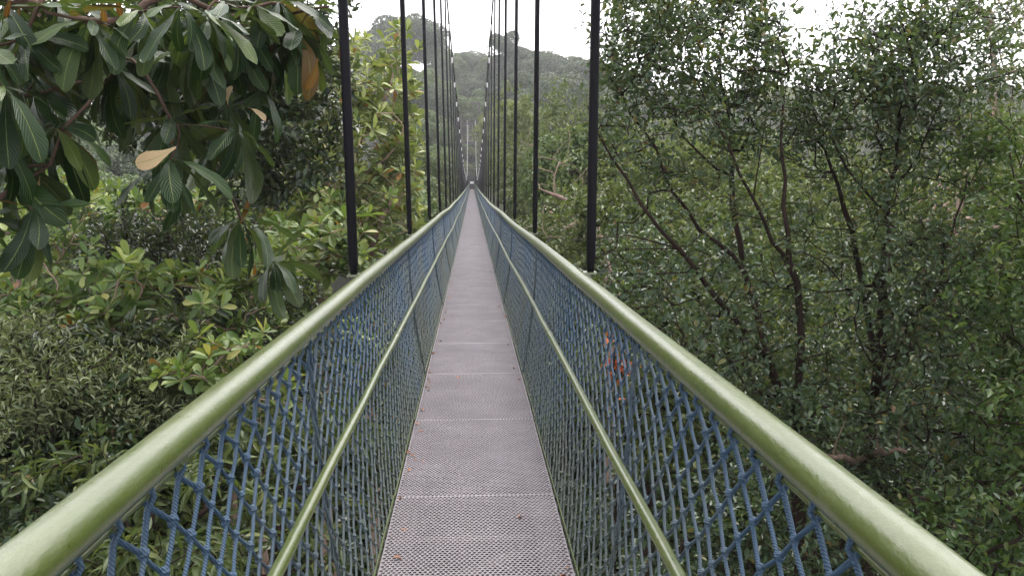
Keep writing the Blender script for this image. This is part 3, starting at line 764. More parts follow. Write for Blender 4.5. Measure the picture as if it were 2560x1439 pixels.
# ================================================================== the fine-leaved trees on the right
def px_stem(T, pts, r0, r1, start=None, **k): return T.stem([P(*p) for p in pts], r0 * .85, r1 * .9, start, **k)
root = base_below(P(1995, 1100, 6.6), .1, .2)
t = thing('fine_leaved_tree', tuple(root), 'slender fine leaved tree with several dark bare stems fanning up beside the right handrail', 'tree')
T = Tree(root)
k = px_stem(T, [(2000, 1500, 6.7), (1996, 1300, 6.6), (1993, 1180, 6.6), (1992, 1072, 6.6)], .10, .055, step=.4)
ka = px_stem(T, [(1981, 1034, 6.6), (1948, 962, 6.5), (1920, 902, 6.45)], .05, .035, k)
a1 = px_stem(T, [(1871, 842, 6.4), (1817, 765, 6.3), (1770, 720, 6.25), (1725, 675, 6.2), (1690, 627, 6.2)], .027, .022, ka)
px_stem(T, [(1615, 540, 6.1), (1570, 470, 6.1), (1550, 415, 6.1), (1517, 370, 6.1), (1495, 330, 6.1), (1470, 260, 6.1)], .020, .006, a1)
px_stem(T, [(1650, 610, 6.1), (1590, 578, 6.0), (1520, 582, 5.9), (1440, 600, 5.8)], .011, .004, a1)
px_stem(T, [(1640, 622, 6.15), (1560, 612, 6.1), (1480, 640, 6.0)], .009, .004, a1)
kb = px_stem(T, [(1890, 760, 6.7), (1850, 660, 6.8), (1840, 630, 6.8), (1790, 600, 6.8), (1745, 570, 6.75)], .026, .021, ka)
px_stem(T, [(1685, 485, 6.7), (1655, 420, 6.7), (1635, 385, 6.7), (1600, 310, 6.6), (1575, 260, 6.6), (1520, 215, 6.5), (1480, 140, 6.5)], .019, .005, kb)
kc = px_stem(T, [(1915, 869, 6.9), (1888, 782, 7.0), (1862, 680, 7.1), (1845, 620, 7.1), (1840, 585, 7.1), (1832, 500, 7.1), (1830, 440, 7.1)], .034, .024, ka)
px_stem(T, [(1825, 375, 7.1), (1820, 280, 7.1), (1815, 235, 7.0), (1800, 175, 7.0), (1785, 100, 7.0), (1825, 30, 6.9), (1840, -60, 6.9)], .021, .007, kc)
px_stem(T, [(1790, 420, 7.0), (1740, 385, 6.9), (1715, 360, 6.9), (1680, 310, 6.8), (1650, 240, 6.8), (1640, 120, 6.8)], .014, .004, kc)
px_stem(T, [(1870, 250, 7), (1890, 170, 7), (1900, 60, 7), (1895, -40, 7)], .012, .004)
kd = px_stem(T, [(1999, 940, 6.4), (2003, 800, 6.3), (1995, 700, 6.3), (1975, 645, 6.3)], .04, .026, k)
px_stem(T, [(1915, 575, 6.2), (1900, 515, 6.2), (1880, 480, 6.2), (1850, 445, 6.15), (1820, 370, 6.1), (1795, 310, 6.1), (1740, 200, 6.1)], .021, .005, kd)
px_stem(T, [(1872, 470, 6.2), (1870, 425, 6.2), (1895, 375, 6.2), (1910, 330, 6.2)], .012, .005)
px_stem(T, [(1970, 530, 6.3), (1965, 475, 6.3), (1955, 375, 6.3), (1950, 310, 6.3), (1955, 170, 6.4), (1945, 60, 6.4)], .023, .005, kd)
px_stem(T, [(1950, 400, 6.3), (1900, 390, 6.3), (2010, 410, 6.2)], .008, .004)
R0 = [(1400, -40, 1560, 130, 5.8, 7.2, 55), (1560, -60, 1800, 130, 6, 7.6, 190), (1800, -60, 1900, 130, 6, 7.4, 120), (1400, -80, 1960, -20, 6, 7.4, 50), (1470, 130, 1700, 300, 6, 7.4, 120), (1700, 130, 1950, 300, 6.2, 7.6, 150),
      (1380, 230, 1500, 420, 5.9, 6.8, 40), (1560, 290, 1980, 420, 6, 7.4, 55), (1500, 420, 1960, 620, 6, 7.2, 28), (1480, 620, 1960, 740, 6, 7.2, 44), (1560, 740, 2030, 900, 5.8, 7.4, 100), (1720, 900, 2080, 1060, 5.8, 7.4, 150), (1840, 1040, 2140, 1250, 5.6, 7.2, 130), (2000, 1240, 2200, 1439, 5.4, 7, 80)]
T.attach(pxbox(R0), .14); T.finish(.0032, .42, .02); T.wood(t, B_DARK, .012, 16)
A_, B2 = T.tip_frames(.30)
foliage(t, 'small', SMALL, twig_leaves(A_, B2, 14, .062, droop=.22, jit=.06), M_FINE, 300)

root = base_below(P(2170, 1180, 6.9), .2, .3)
t = thing('leaning_stem_tree', tuple(root), 'fine leaved tree with a thick trunk above a broken pinkish branch on the right', 'tree')
T = Tree(root)
k = px_stem(T, [(2165, 1500, 7.0), (2167, 1300, 6.9), (2168, 1160, 6.85)], .11, .06, step=.4)
k2 = px_stem(T, [(2180, 1100, 6.8), (2188, 1000, 6.8), (2200, 900, 6.8), (2204, 780, 6.8), (2208, 700, 6.8)], .052, .04, k)
f = px_stem(T, [(2170, 800, 6.9), (2155, 700, 7.0), (2145, 650, 7.0), (2120, 575, 7.0), (2110, 520, 7.0)], .034, .026, k2 - 4)
px_stem(T, [(2120, 460, 7.0), (2075, 400, 6.9), (2035, 350, 6.9), (2010, 310, 6.9), (1985, 220, 6.9)], .022, .007, f)
g = px_stem(T, [(2210, 630, 6.8), (2220, 530, 6.8)], .036, .03, k2)
px_stem(T, [(2235, 480, 6.8), (2240, 415, 6.8), (2245, 300, 6.8), (2270, 200, 6.8), (2300, 65, 6.8), (2315, 10, 6.8), (2320, -60, 6.8)], .024, .007, g)
px_stem(T, [(2190, 500, 6.7), (2140, 450, 6.6), (2100, 400, 6.6), (2050, 320, 6.5), (2015, 280, 6.5), (2005, 225, 6.5)], .016, .005, g)
px_stem(T, [(2270, 460, 6.7), (2300, 400, 6.7), (2330, 300, 6.6), (2345, 270, 6.6), (2380, 200, 6.6), (2400, 100, 6.6)], .014, .004)
i_ = px_stem(T, [(2230, 890, 6.6), (2255, 847, 6.5), (2288, 798, 6.45), (2348, 721, 6.4)], .022, .016, k2 - 6)
px_stem(T, [(2352, 615, 6.4), (2380, 540, 6.4), (2405, 515, 6.4), (2440, 440, 6.4), (2470, 360, 6.4)], .014, .005, i_)
px_stem(T, [(2390, 680, 6.3), (2420, 640, 6.3), (2455, 610, 6.2)], .012, .005, i_)
px_stem(T, [(2040, 640, 6.6), (2080, 628, 6.6), (2110, 610, 6.7)], .009, .006)
R1 = [(2110, 60, 2230, 220, 6.2, 7.4, 130), (2200, -60, 2460, 180, 6.2, 7.4, 190), (2400, 60, 2500, 330, 6.2, 7.4, 70), (1990, 210, 2200, 330, 6.2, 7.4, 110), (2180, 170, 2420, 340, 6.2, 7.4, 105), (1960, 320, 2180, 560, 6.2, 7.4, 70), (2160, 320, 2400, 560, 6.2, 7.4, 80),
      (2020, 560, 2300, 760, 6, 7.2, 62), (2260, 560, 2440, 800, 6, 7, 90), (2080, 760, 2440, 960, 5.8, 7.2, 130), (2120, 960, 2500, 1180, 5.6, 7.2, 170), (2180, 1180, 2560, 1439, 5.2, 6.8, 150)]
T.attach(pxbox(R1), .14); T.finish(.0032, .42, .02); T.wood(t, B_DARK, .012, 16)
A_, B2 = T.tip_frames(.30)
foliage(t, 'small', SMALL, twig_leaves(A_, B2, 14, .062, droop=.22, jit=.06), M_FINE, 300)
B_TAN = bark_mat('tan_bark', (.055, .038, .029), (.15, .11, .085), 14)
for pts, rr in (([(2168, 1140, 6.8), (2160, 1143, 6.2), (2135, 1150, 5.9), (2105, 1141, 5.75), (2080, 1144, 5.65), (2058, 1138, 5.6), (2030, 1148, 5.55)], (.026, .024, .022, .021, .018, .013, .006)),
                ([(2168, 1140, 6.8), (2175, 1138, 6.2), (2195, 1129, 5.9), (2222, 1133, 5.8), (2245, 1124, 5.75), (2268, 1126, 5.7)], (.026, .024, .022, .019, .016, .010))):
    m2 = MB(); q_ = np.array([P(*c) for c in pts]) - root; m2.tube(q_ + rng.normal(0, .008, q_.shape), np.array(rr) * rng.uniform(.9, 1.1, len(rr)), 9)
    for k in (2, 3, 4):                                             # snapped side twigs
        d_ = rng.normal(0, .10, 3) + [0, 0, .12]; m2.tube(np.array([q_[k], q_[k] + d_ * .6, q_[k] + d_ * 1.3 + [.03, 0, .02]]), np.array([.008, .005, .002]), 5)
    link('broken_branch', m2.mesh('broken_branch', [B_TAN]), t, label='thick tan broken branch')

root = base_below(P(2680, 900, 6.0))
t = thing('bright_leaved_tree', tuple(root), 'brighter green leafy tree crowding the right edge beyond the fanned stems', 'tree')
T = Tree(root); k = px_stem(T, [(2690, 1300, 6.1), (2660, 800, 6.0), (2620, 400, 6.0)], .09, .03, step=.4)
px_stem(T, [(2560, 330, 6.0), (2545, 420, 5.9)], .01, .005, k); px_stem(T, [(2560, 560, 6), (2530, 440, 6), (2520, 300, 6.1)], .014, .005)
px_stem(T, [(2560, 900, 5.9), (2500, 820, 5.8), (2460, 760, 5.8)], .014, .005)
R2 = [(2450, 300, 2640, 480, 5.4, 7, 70), (2420, 460, 2640, 700, 5.4, 7, 120), (2420, 680, 2640, 950, 5.2, 6.8, 130), (2380, 940, 2640, 1200, 5.0, 6.6, 130), (2300, 1200, 2640, 1480, 4.8, 6.2, 140)]
T.attach(pxbox(R2), .14); T.finish(.0032, .42, .02); T.wood(t, B_DARK, .012)
A_, B2 = T.tip_frames(.28)
foliage(t, 'small', SMALL, twig_leaves(A_, B2, 14, .066, droop=.2, jit=.035), M_BRIGHT, 300)

# ================================================================== rosette tree with pinkish trunk, left of the middle
root = base_below(P(926, 660, 15))
t = thing('pink_trunk_tree', tuple(root), 'tree with forked pinkish trunk and pale upturned leaf whorls just left of the bridge', 'tree')
T = Tree(root)
k = px_stem(T, [(926, 900, 15), (923, 657, 15)], .15, .10, step=.5)
m_ = px_stem(T, [(905, 600, 15), (899, 560, 15), (894, 487, 15.1)], .09, .075, k)
px_stem(T, [(882, 400, 15.2), (905, 340, 15.2), (935, 312, 15.2), (965, 250, 15.2), (985, 180, 15.3)], .06, .02, m_)
px_stem(T, [(880, 420, 15.0), (850, 350, 15), (830, 300, 15), (850, 200, 15)], .035, .015, m_)
px_stem(T, [(925, 545, 14.7), (950, 525, 14.6), (1000, 508, 14.5)], .045, .02, m_ - 2)
px_stem(T, [(926, 640, 14.8), (947, 574, 14.6), (965, 530, 14.5), (985, 480, 14.4)], .05, .025, k)
px_stem(T, [(900, 440, 15), (950, 410, 14.8), (1000, 360, 14.6), (1010, 320, 14.5)], .03, .012, m_)
px_stem(T, [(880, 655, 14.6), (830, 658, 14.3), (780, 666, 14)], .03, .015, k)
px_stem(T, [(900, 470, 15), (820, 460, 14.5), (715, 440, 14.2)], .028, .012, m_)
RT = [(930, 100, 1030, 180, 15, 15.8, 30), (860, 140, 1040, 300, 15, 16, 95), (800, 250, 1040, 450, 14.6, 16, 130), (700, 330, 860, 560, 13.8, 15.6, 80), (760, 450, 1020, 640, 14.2, 16, 130), (980, 300, 1045, 520, 15, 16, 40)]
T.attach(pxbox(RT), .2); T.finish(.006, .42, .04); T.wood(t, B_PINK, .022, 14)
A_, B2 = T.tip_frames(.2)
foliage(t, 'obov', OBOV, rosettes(A_, nrm(A_ - B2) * .5 + [0, 0, .8] + rng.normal(0, .25, A_.shape), 10, .235, 1.15, -.35), M_ROSPALE, 300)

# ================================================================== middle-distance trees and shrubs
def crown_pts(c, rx, rz, n, cover=1.2, low=-.35):
    """points under the skin of a lumpy dome"""
    m = max(8, n // 9)
    d = nrm(rng.normal(0, 1, (m * 4, 3))); d = d[d[:, 2] > low][:m]
    c0 = d * np.array([rx, rx, rz]) * rng.uniform(.55, .98, (len(d), 1))
    j = rng.integers(0, len(d), n)
    return c + c0[j] + rng.normal(0, 1, (n, 3)) * np.array([.17 * rx, .17 * rx, .13 * rz])
def crown_tree(name, label, cat, px, py, z, rx, rz, kind, n, mat, bark, size, k, group=None, nobj=0, lean=0):
    c = P(px, py, z); root = base_below(c, rng.normal(0, .3), rng.normal(0, .3))
    t = thing(name, tuple(root), label, cat, group); T = Tree(root)
    top = c + np.array([0, 0, -.35 * rz])
    T.stem([root + (top - root) * .5 + rng.normal(0, .15, 3), top], max(.05, .035 * rx + .03), .03 + .01 * rx, step=.5, wig=.03)
    T.attach(crown_pts(c, rx, rz, n), .25, .35)
    T.finish(.005 if kind == 'ros' else .0035, .42, .06); T.wood(t, bark, .03, 8)
    A_, B2 = T.tip_frames(.32)
    if kind == 'ros': L = rosettes(A_, nrm(A_ - B2) * .4 + nrm(A_ - c) * .35 + [0, 0, .7] + rng.normal(0, .2, A_.shape), k, size, 1.0, -.35); tp, key = OBOV, 'obov'
    elif kind == 'lance': L = twig_leaves(A_, B2, k, size, .8, .35, .05, .8); tp, key = LANCE, 'lance'
    else: L = twig_leaves(A_, B2, k, size, .9, .2, .05, .9); tp, key = SMALL, 'small'
    foliage(t, key, tp, L, mat, nobj)
    return t
g1 = 'canopy trees below the left handrail'
LEFT = [
 ('rosette_tree', 'yellow green tree of upright leaf whorls under the hanging big leaves', 300, 545, 13, 2.0, .7, 'ros', 150, M_ROS, .23, 9, 140),
 ('rosette_tree', 'light green whorl leaved tree below the pale drooping leaf beside the first left hanger', 620, 570, 14, 2.1, .95, 'ros', 190, M_ROS, .22, 9, 140),
 ('rosette_tree', 'small bright whorl leaved tree next to the left handrail below the pinkish trunk', 800, 720, 11.5, 1.25, .85, 'ros', 110, M_ROS, .22, 9, 120),
 ('rosette_tree', 'yellowish whorl leaved tree at the far left edge behind the lowest drooping leaves', 40, 570, 14.5, 2.1, .85, 'ros', 170, M_ROS, .23, 9, 80),
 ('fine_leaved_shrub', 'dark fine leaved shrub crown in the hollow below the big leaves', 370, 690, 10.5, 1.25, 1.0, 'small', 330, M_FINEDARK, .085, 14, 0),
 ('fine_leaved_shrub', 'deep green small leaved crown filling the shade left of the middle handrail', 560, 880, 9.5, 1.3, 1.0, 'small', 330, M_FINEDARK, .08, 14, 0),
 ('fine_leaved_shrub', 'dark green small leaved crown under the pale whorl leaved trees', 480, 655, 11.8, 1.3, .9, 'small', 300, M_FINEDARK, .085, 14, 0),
 ('whorl_shrub', 'whorl leaved shrub with orange leaves at the left edge above grey willow leaves', 110, 760, 8.6, 1.0, .75, 'ros', 75, M_ROS, .17, 9, 150),
 ('whorl_shrub', 'loose shrub with star shaped leaf whorls and drooping orange leaves left of centre', 290, 770, 9.0, .9, .6, 'ros', 55, M_ROS, .18, 9, 150),
 ('whorl_shrub', 'shrub with wide open leaf whorls close under the left handrail', 480, 790, 8.6, .8, .65, 'ros', 55, M_ROS, .18, 9, 150),
 ('whorl_shrub', 'low whorl leaved shrub touching the left handrail halfway down', 560, 960, 7.2, .65, .5, 'ros', 40, M_ROS, .16, 9, 120),
 ('long_leaved_shrub', 'glossy shrub with long dark drooping leaves under the star shaped whorls', 220, 890, 7.8, .85, .5, 'lance', 110, M_FINEDARK, .19, 8, 160),
 ('willow_leaved_shrub', 'grey green willow leaved shrub with soft feathery sprays at lower left', 170, 1010, 7.4, 1.05, .75, 'lance', 520, M_WIL, .080, 19, 150),
 ('willow_leaved_shrub', 'pale grey willow leaved shrub meeting the left handrail', 400, 1010, 7.6, .85, .65, 'lance', 400, M_WIL, .080, 19, 120),
 ('willow_leaved_shrub', 'grey green willow leaved shrub cut off by the left picture edge', -40, 1010, 7.0, .9, .8, 'lance', 380, M_WIL, .080, 19, 60),
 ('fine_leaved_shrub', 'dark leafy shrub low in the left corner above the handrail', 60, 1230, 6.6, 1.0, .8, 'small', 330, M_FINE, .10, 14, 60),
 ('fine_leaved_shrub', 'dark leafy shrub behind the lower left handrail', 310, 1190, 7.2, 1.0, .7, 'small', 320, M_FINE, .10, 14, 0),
 ('undershrub', 'pale leafy shrub seen through the nearest part of the left net', 430, 1330, 6.4, 1.1, .8, 'lance', 260, M_MID, .16, 10, 60),
 ('undershrub', 'leafy shrub seen through the left net below the inner rail', 700, 1250, 8.0, 1.4, 1.0, 'lance', 260, M_MID, .17, 10, 0),
 ('undershrub', 'green shrub seen through the left net further along', 810, 970, 10.5, 1.2, 1.1, 'ros', 110, M_ROS, .2, 9, 0),
]
for (nm, lb, px, py, z, rx, rz, kd, n, mt, sz, k, nb) in LEFT:
    crown_tree(nm, lb, 'tree' if 'tree' in nm else 'shrub', px, py, z, rx, rz, kd, n, mt, B_PINK if kd == 'ros' else B_DARK, sz, k, g1, nb)
g2 = 'canopy trees behind the right handrail'
RIGHT = [
 ('canopy_tree', 'light green canopy tree between the third and fourth right hangers', 1325, 420, 50, 2.6, 4.4, 'small', 520, M_MIDB, .20, 13),
 ('canopy_tree', 'light olive tree between the first two right hangers', 1425, 420, 34, 2.7, 3.2, 'small', 520, M_MID, .16, 13),
 ('canopy_tree', 'leafy tree low behind the right handrail near the first hanger', 1425, 600, 22, 1.6, 1.5, 'small', 420, M_MID, .12, 13),
 ('canopy_tree', 'hazy light green tree seen between the bare stems', 1600, 440, 26, 2.8, 1.8, 'small', 520, M_MIDB, .16, 13),
 ('canopy_tree', 'pale tree seen through the middle of the fanned stems', 1800, 470, 24, 2.7, 1.6, 'small', 520, M_MIDB, .15, 13),
 ('canopy_tree', 'olive green tree behind the lower stems right of the first hanger', 1560, 600, 15, 1.7, 1.1, 'small', 420, M_MID, .11, 13),
 ('canopy_tree', 'pale leafy tree behind the two forking trunks', 1900, 620, 14, 1.7, 1.2, 'small', 430, M_MID, .11, 13),
 ('canopy_tree', 'light green tree behind the thick right trunk', 2080, 520, 17, 2.0, 1.5, 'small', 430, M_MIDB, .12, 13),
 ('canopy_tree', 'green tree filling the gap below the pale right trunk', 2330, 620, 15, 2.0, 1.6, 'small', 430, M_MIDB, .12, 13),
 ('canopy_tree', 'yellow green tree at the right edge behind the bright leaves', 2520, 480, 17, 2.4, 1.8, 'small', 480, M_MIDB, .13, 13),
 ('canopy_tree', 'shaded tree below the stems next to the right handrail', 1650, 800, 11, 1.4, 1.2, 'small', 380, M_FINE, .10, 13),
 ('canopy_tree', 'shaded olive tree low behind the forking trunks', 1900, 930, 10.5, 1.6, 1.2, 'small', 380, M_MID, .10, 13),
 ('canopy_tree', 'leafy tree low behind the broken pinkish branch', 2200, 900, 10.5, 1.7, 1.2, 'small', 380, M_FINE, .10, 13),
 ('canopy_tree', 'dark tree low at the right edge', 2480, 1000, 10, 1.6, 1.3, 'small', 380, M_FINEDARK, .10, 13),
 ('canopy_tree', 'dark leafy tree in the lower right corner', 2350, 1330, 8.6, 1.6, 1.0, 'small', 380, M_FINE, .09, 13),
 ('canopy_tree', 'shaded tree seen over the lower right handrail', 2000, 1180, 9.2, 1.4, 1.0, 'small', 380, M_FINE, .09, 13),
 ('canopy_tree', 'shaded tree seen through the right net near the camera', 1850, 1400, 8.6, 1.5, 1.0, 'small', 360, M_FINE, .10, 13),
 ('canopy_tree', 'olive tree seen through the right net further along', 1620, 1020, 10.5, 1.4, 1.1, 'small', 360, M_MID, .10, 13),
]
for (nm, lb, px, py, z, rx, rz, kd, n, mt, sz, k) in RIGHT:
    crown_tree(nm, lb, 'tree', px, py, z, rx, rz, kd, n, mt, B_DARK, sz, k, g2, 0)

# a bare crooked limb and a tall pale trunk on the right
root = base_below(P(1520, 640, 19)); t = thing('bare_limbed_tree', tuple(root), 'half bare tree with a thick crooked pale limb behind the first right hanger', 'tree'); T = Tree(root)
k = px_stem(T, [(1530, 800, 19), (1515, 620, 19), (1480, 545, 18.8)], .2, .11, step=.6)
q = px_stem(T, [(1455, 520, 18.7), (1435, 512, 18.6), (1415, 500, 18.6), (1390, 488, 18.5)], .075, .05, k)
px_stem(T, [(1375, 484, 18.5), (1352, 472, 18.4)], .035, .015, q); px_stem(T, [(1383, 470, 18.5), (1388, 435, 18.5), (1400, 400, 18.5)], .028, .008, q)
px_stem(T, [(1420, 478, 18.6), (1425, 468, 18.6)], .015, .006); px_stem(T, [(1440, 500, 18.6), (1442, 486, 18.6), (1460, 505, 18.6)], .02, .006)
px_stem(T, [(1420, 560, 18.7), (1408, 590, 18.7), (1400, 545, 18.7), (1370, 525, 18.7)], .06, .03, k)
T.attach(pxbox([(1350, 370, 1500, 560, 18, 19.4, 60)]), .25); T.finish(.006, .4, .03); T.wood(t, B_PINK, .02, 12)
A_, B2 = T.tip_frames(.4); foliage(t, 'small', SMALL, twig_leaves(A_, B2, 5, .11), M_MID, 0)

for (px0, zz, pts, lb, rr) in ((2395, 12.5, [(2385, 830, 12.5), (2388, 740, 12.5), (2384, 660, 12.5), (2396, 560, 12.6), (2410, 420, 12.8)], 'pale pinkish trunk standing among leaves near the right edge', .075),
                               (2490, 21, [(2495, 500, 21), (2488, 320, 21), (2482, 200, 21), (2486, 110, 21), (2474, 20, 21)], 'tall thin pale tree reaching into the white sky at upper right', .12)):
    root = base_below(P(px0, 900, zz)); t = thing('pale_trunk_tree', tuple(root), lb, 'tree'); T = Tree(root)
    k = px_stem(T, [(px0, 1200, zz)] + pts, rr * 1.2, rr * .55, step=.5)
    if zz > 20:
        px_stem(T, [(2455, 60, 21), (2440, 10, 21)], .04, .02); px_stem(T, [(2510, 130, 21), (2540, 60, 21)], .03, .01)
        T.attach(pxbox([(2400, -60, 2600, 110, 20, 22, 90), (2430, 110, 2600, 260, 20, 22, 60), (2420, 260, 2620, 420, 20, 22, 70)]), .3)
    else:
        px_stem(T, [(2400, 735, 12.5), (2430, 700, 12.3), (2445, 690, 12.2)], .05, .03)
        T.attach(pxbox([(2300, 380, 2500, 640, 12, 13.5, 100)]), .3)
    T.finish(.006, .4, .04); T.wood(t, B_PINK, .03, 8); A_, B2 = T.tip_frames(.4)
    foliage(t, 'small', SMALL, twig_leaves(A_, B2, 12, .16 if zz > 20 else .10), M_MID, 0)

# ================================================================== trees further off: a few crown shapes, each tree its own copy
def far_crown(seed, R, H, nl, ncard, size, mat, tp=CARD, droop=.25):
    """crown of clumps, base of the crown at z = 0"""
    r = np.random.default_rng(seed)
    d = nrm(r.normal(0, 1, (nl * 4, 3))); d = d[d[:, 2] > -.15][:nl]
    c = d * np.array([R, R, H]) * r.uniform(.45, .86, (len(d), 1)) + [0, 0, H * .28]
    rl = R * r.uniform(.17, .40, len(d))
    w_ = rl ** 2 / (rl ** 2).sum(); li = r.choice(len(d), ncard, p=w_)
    v = nrm(r.normal(0, 1, (ncard, 3)) + d[li] * .5 + [0, 0, .45])
    Pp = c[li] + v * (rl[li] * r.uniform(.86, 1.03, ncard))[:, None] * [1, 1, .8]
    N = v + r.normal(0, .28, (ncard, 3)); D = r.normal(0, 1, (ncard, 3)); D -= (D * v).sum(1, keepdims=True) * v * .7; D = D + [0, 0, -droop]
    return scatter_mesh('crown', tp, Pp, D, N, size * r.uniform(.6, 1.3, ncard), [mat])
def far_trunk(seed, L, r0, mat, R, H):
    r = np.random.default_rng(seed); mb = MB(); z = np.linspace(-L, H * .5, 8)
    mb.tube(np.stack([np.cumsum(r.normal(0, .12, 8)), np.cumsum(r.normal(0, .12, 8)), z], 1) * [1, 1, 1], np.linspace(r0, r0 * .45, 8), 7)
    top = mb.V[0][7 * 7 - 1]
    for k in range(6):
        a = r.uniform(0, 6.28); e = np.array([math.cos(a) * R * .6, math.sin(a) * R * .6, H * r.uniform(.3, .8)])
        s_ = np.array([0, 0, -H * .1]) + [mb.V[0][28][0], mb.V[0][28][1], 0]
        mb.tube(np.array([s_, s_ * .5 + e * .4 + [0, 0, .1 * H], e]), np.array([r0 * .45, r0 * .3, r0 * .12]), 5)
    return mb.mesh('trunk', [mat])
MID = []
for sd_, R, H, nl, nc, sz, mt in ((1, 2.6, 2.6, 46, 6500, .26, M_MIDB), (2, 2.8, 2.2, 50, 6500, .26, M_MID), (3, 2.3, 3.2, 40, 6000, .25, M_MIDB), (4, 3.0, 2.5, 55, 6500, .27, M_FARB), (5, 2.4, 2.6, 44, 6000, .24, M_FINE)):
    MID.append((far_crown(sd_, R, H, nl, nc, sz, mt, SMALL), far_trunk(sd_, 15, .16, B_GREY, R, H), R, H))
LOW = [(far_crown(30 + q, R, H, 46, 6000, .25, M_FINEDARK, SMALL), MID[q][1], R, H) for q, (R, H) in enumerate(((2.6, 2.6), (2.8, 2.2), (2.3, 3.2), (3.0, 2.5)))]  # dark leaf colour puts the shade of the canopy gaps into these crowns
FAR = []
for sd_, R, H, nl, nc, sz, mt in ((11, 6.0, 5.0, 60, 15000, .40, M_FARA), (12, 5.2, 5.8, 50, 14000, .38, M_FARB), (13, 6.6, 4.4, 70, 15000, .40, M_FARA), (14, 5.0, 4.6, 46, 13000, .37, M_FARC), (15, 5.6, 5.4, 56, 14000, .40, M_FARB), (16, 4.6, 6.2, 44, 13000, .37, M_FARA)):
    FAR.append((far_crown(sd_, R, H, nl, nc, sz, mt), far_trunk(sd_, 22, .34, B_GREY, R, H), R, H))
_top = {c[0].name: max(v.co.z for v in c[0].vertices) - .15 for c in MID + FAR + LOW}
def plant(lib, k, x, y, top, sc, name, label, group):
    """a tree whose crown top is at height top, standing on the ground there"""
    cm, tm, R, H = lib[k]; gz = float(ground_z(np.array(x), np.array(y)))
    base = top - _top[cm.name] * sc
    t = thing(name, (x, y, gz - .2), label, 'tree', group); rz = rng.uniform(0, 6.28)
    c = link('crown', cm, t, (0, 0, base - gz)); c.scale = (sc * rng.uniform(.9, 1.1), sc * rng.uniform(.9, 1.1), sc * rng.uniform(.92, 1.1)); c.rotation_euler.z = rz
    L = 22 if lib is FAR else 15
    u = link('trunk', tm, t, (0, 0, base - gz)); u.scale = (sc, sc, max(.2, (base - gz + .3) / L)); u.rotation_euler.z = rz
    return t
MKIND = ['rounded light green', 'broad mid green', 'tall crowned light green', 'wide spreading green', 'dark dull green']
FKIND = ['broad dark', 'domed green', 'flat spreading dark', 'small olive', 'rounded green', 'tall narrow dark']
# skyline trees, traced by their tops
SKY = [(1012, 42, 196, 1.45, 0, 'broad hazy tree crowning the hill left of the main cables'), (940, 82, 190, 1.2, 2, 'hazy tree on the left shoulder of the hill above the pale leaf whorls'), (1080, 88, 200, 1.0, 1, 'hazy tree on the hill just left of the left main cable'),
       (1122, 128, 214, .9, 4, 'small hazy tree low in the dip of the skyline'), (1180, 118, 222, 1.15, 2, 'flat topped hazy tree in the middle of the skyline'), (1266, 84, 190, 1.35, 5, 'tall domed hazy tree on the skyline right of the right main cable'),
       (1318, 112, 200, 1.0, 0, 'hazy tree on the right flank of the domed skyline tree'), (1222, 132, 205, .9, 1, 'hazy tree left of the domed skyline tree'), (1385, 120, 185, 1.2, 2, 'dark hazy tree above the first right hanger'), (1450, 140, 180, 1.2, 0, 'dark hazy tree behind the upper right leaves next to the first hanger'),
       (880, 110, 185, 1.2, 3, 'hazy tree behind the topmost big leaves'), (1540, 185, 180, 1.3, 1, 'hazy tree seen through thin leaves right of the first hanger'), (820, 150, 180, 1.2, 1, 'hazy tree behind the first left hanger')]
for (px, py, z, sc, k, lb) in SKY:
    p = P(px, py, z); plant(FAR, k, p[0], p[1], p[2], sc, 'skyline_tree', lb, 'trees along the skyline')
SLOPE = [(1190, 205, 205, 1.2, 3, 'rounded olive tree on the slope straight above the pylon'), (1197, 228, 184, .95, 4, 'light green tree rising right above the far pylon'), (1150, 215, 196, 1.1, 2, 'grey green tree on the slope left of the pylon'), (1290, 200, 150, 1.0, 1, 'green tree on the slope right of the right main cable'),
         (1330, 175, 140, 1.2, 0, 'dark blue green tree on the slope between the right hangers'), (1400, 190, 130, 1.2, 2, 'dark tree on the slope beside the first right hanger'), (1068, 170, 145, 1.1, 4, 'grey green tree on the slope behind the left hangers'), (1030, 190, 140, 1.1, 2, 'dark hazy tree behind the pale leaf whorls'),
         (1278, 262, 120, .75, 3, 'brownish olive tree right of the far pylon'), (1280, 250, 100, .85, 3, 'olive tree below the dark slope right of the main cable'), (1078, 285, 112, .75, 4, 'light green tree left of the far pylon'), (1060, 265, 110, .9, 1, 'green tree behind the second left hanger'), (1148, 330, 183, .75, 4, 'small light tree left of the far gateway'), (1206, 335, 182, .75, 3, 'small olive tree right of the far gateway'), (1178, 345, 188, .65, 1, 'small green tree behind the pylon ladder'), (1158, 398, 178, .5, 3, 'bushy tree low behind the left pylon post'), (1199, 396, 178, .5, 4, 'bushy tree low behind the right pylon post')]
for (px, py, z, sc, k, lb) in SLOPE:
    p = P(px, py, z); plant(FAR, k, p[0], p[1], p[2], sc, 'slope_tree', lb, 'trees on the far slope')
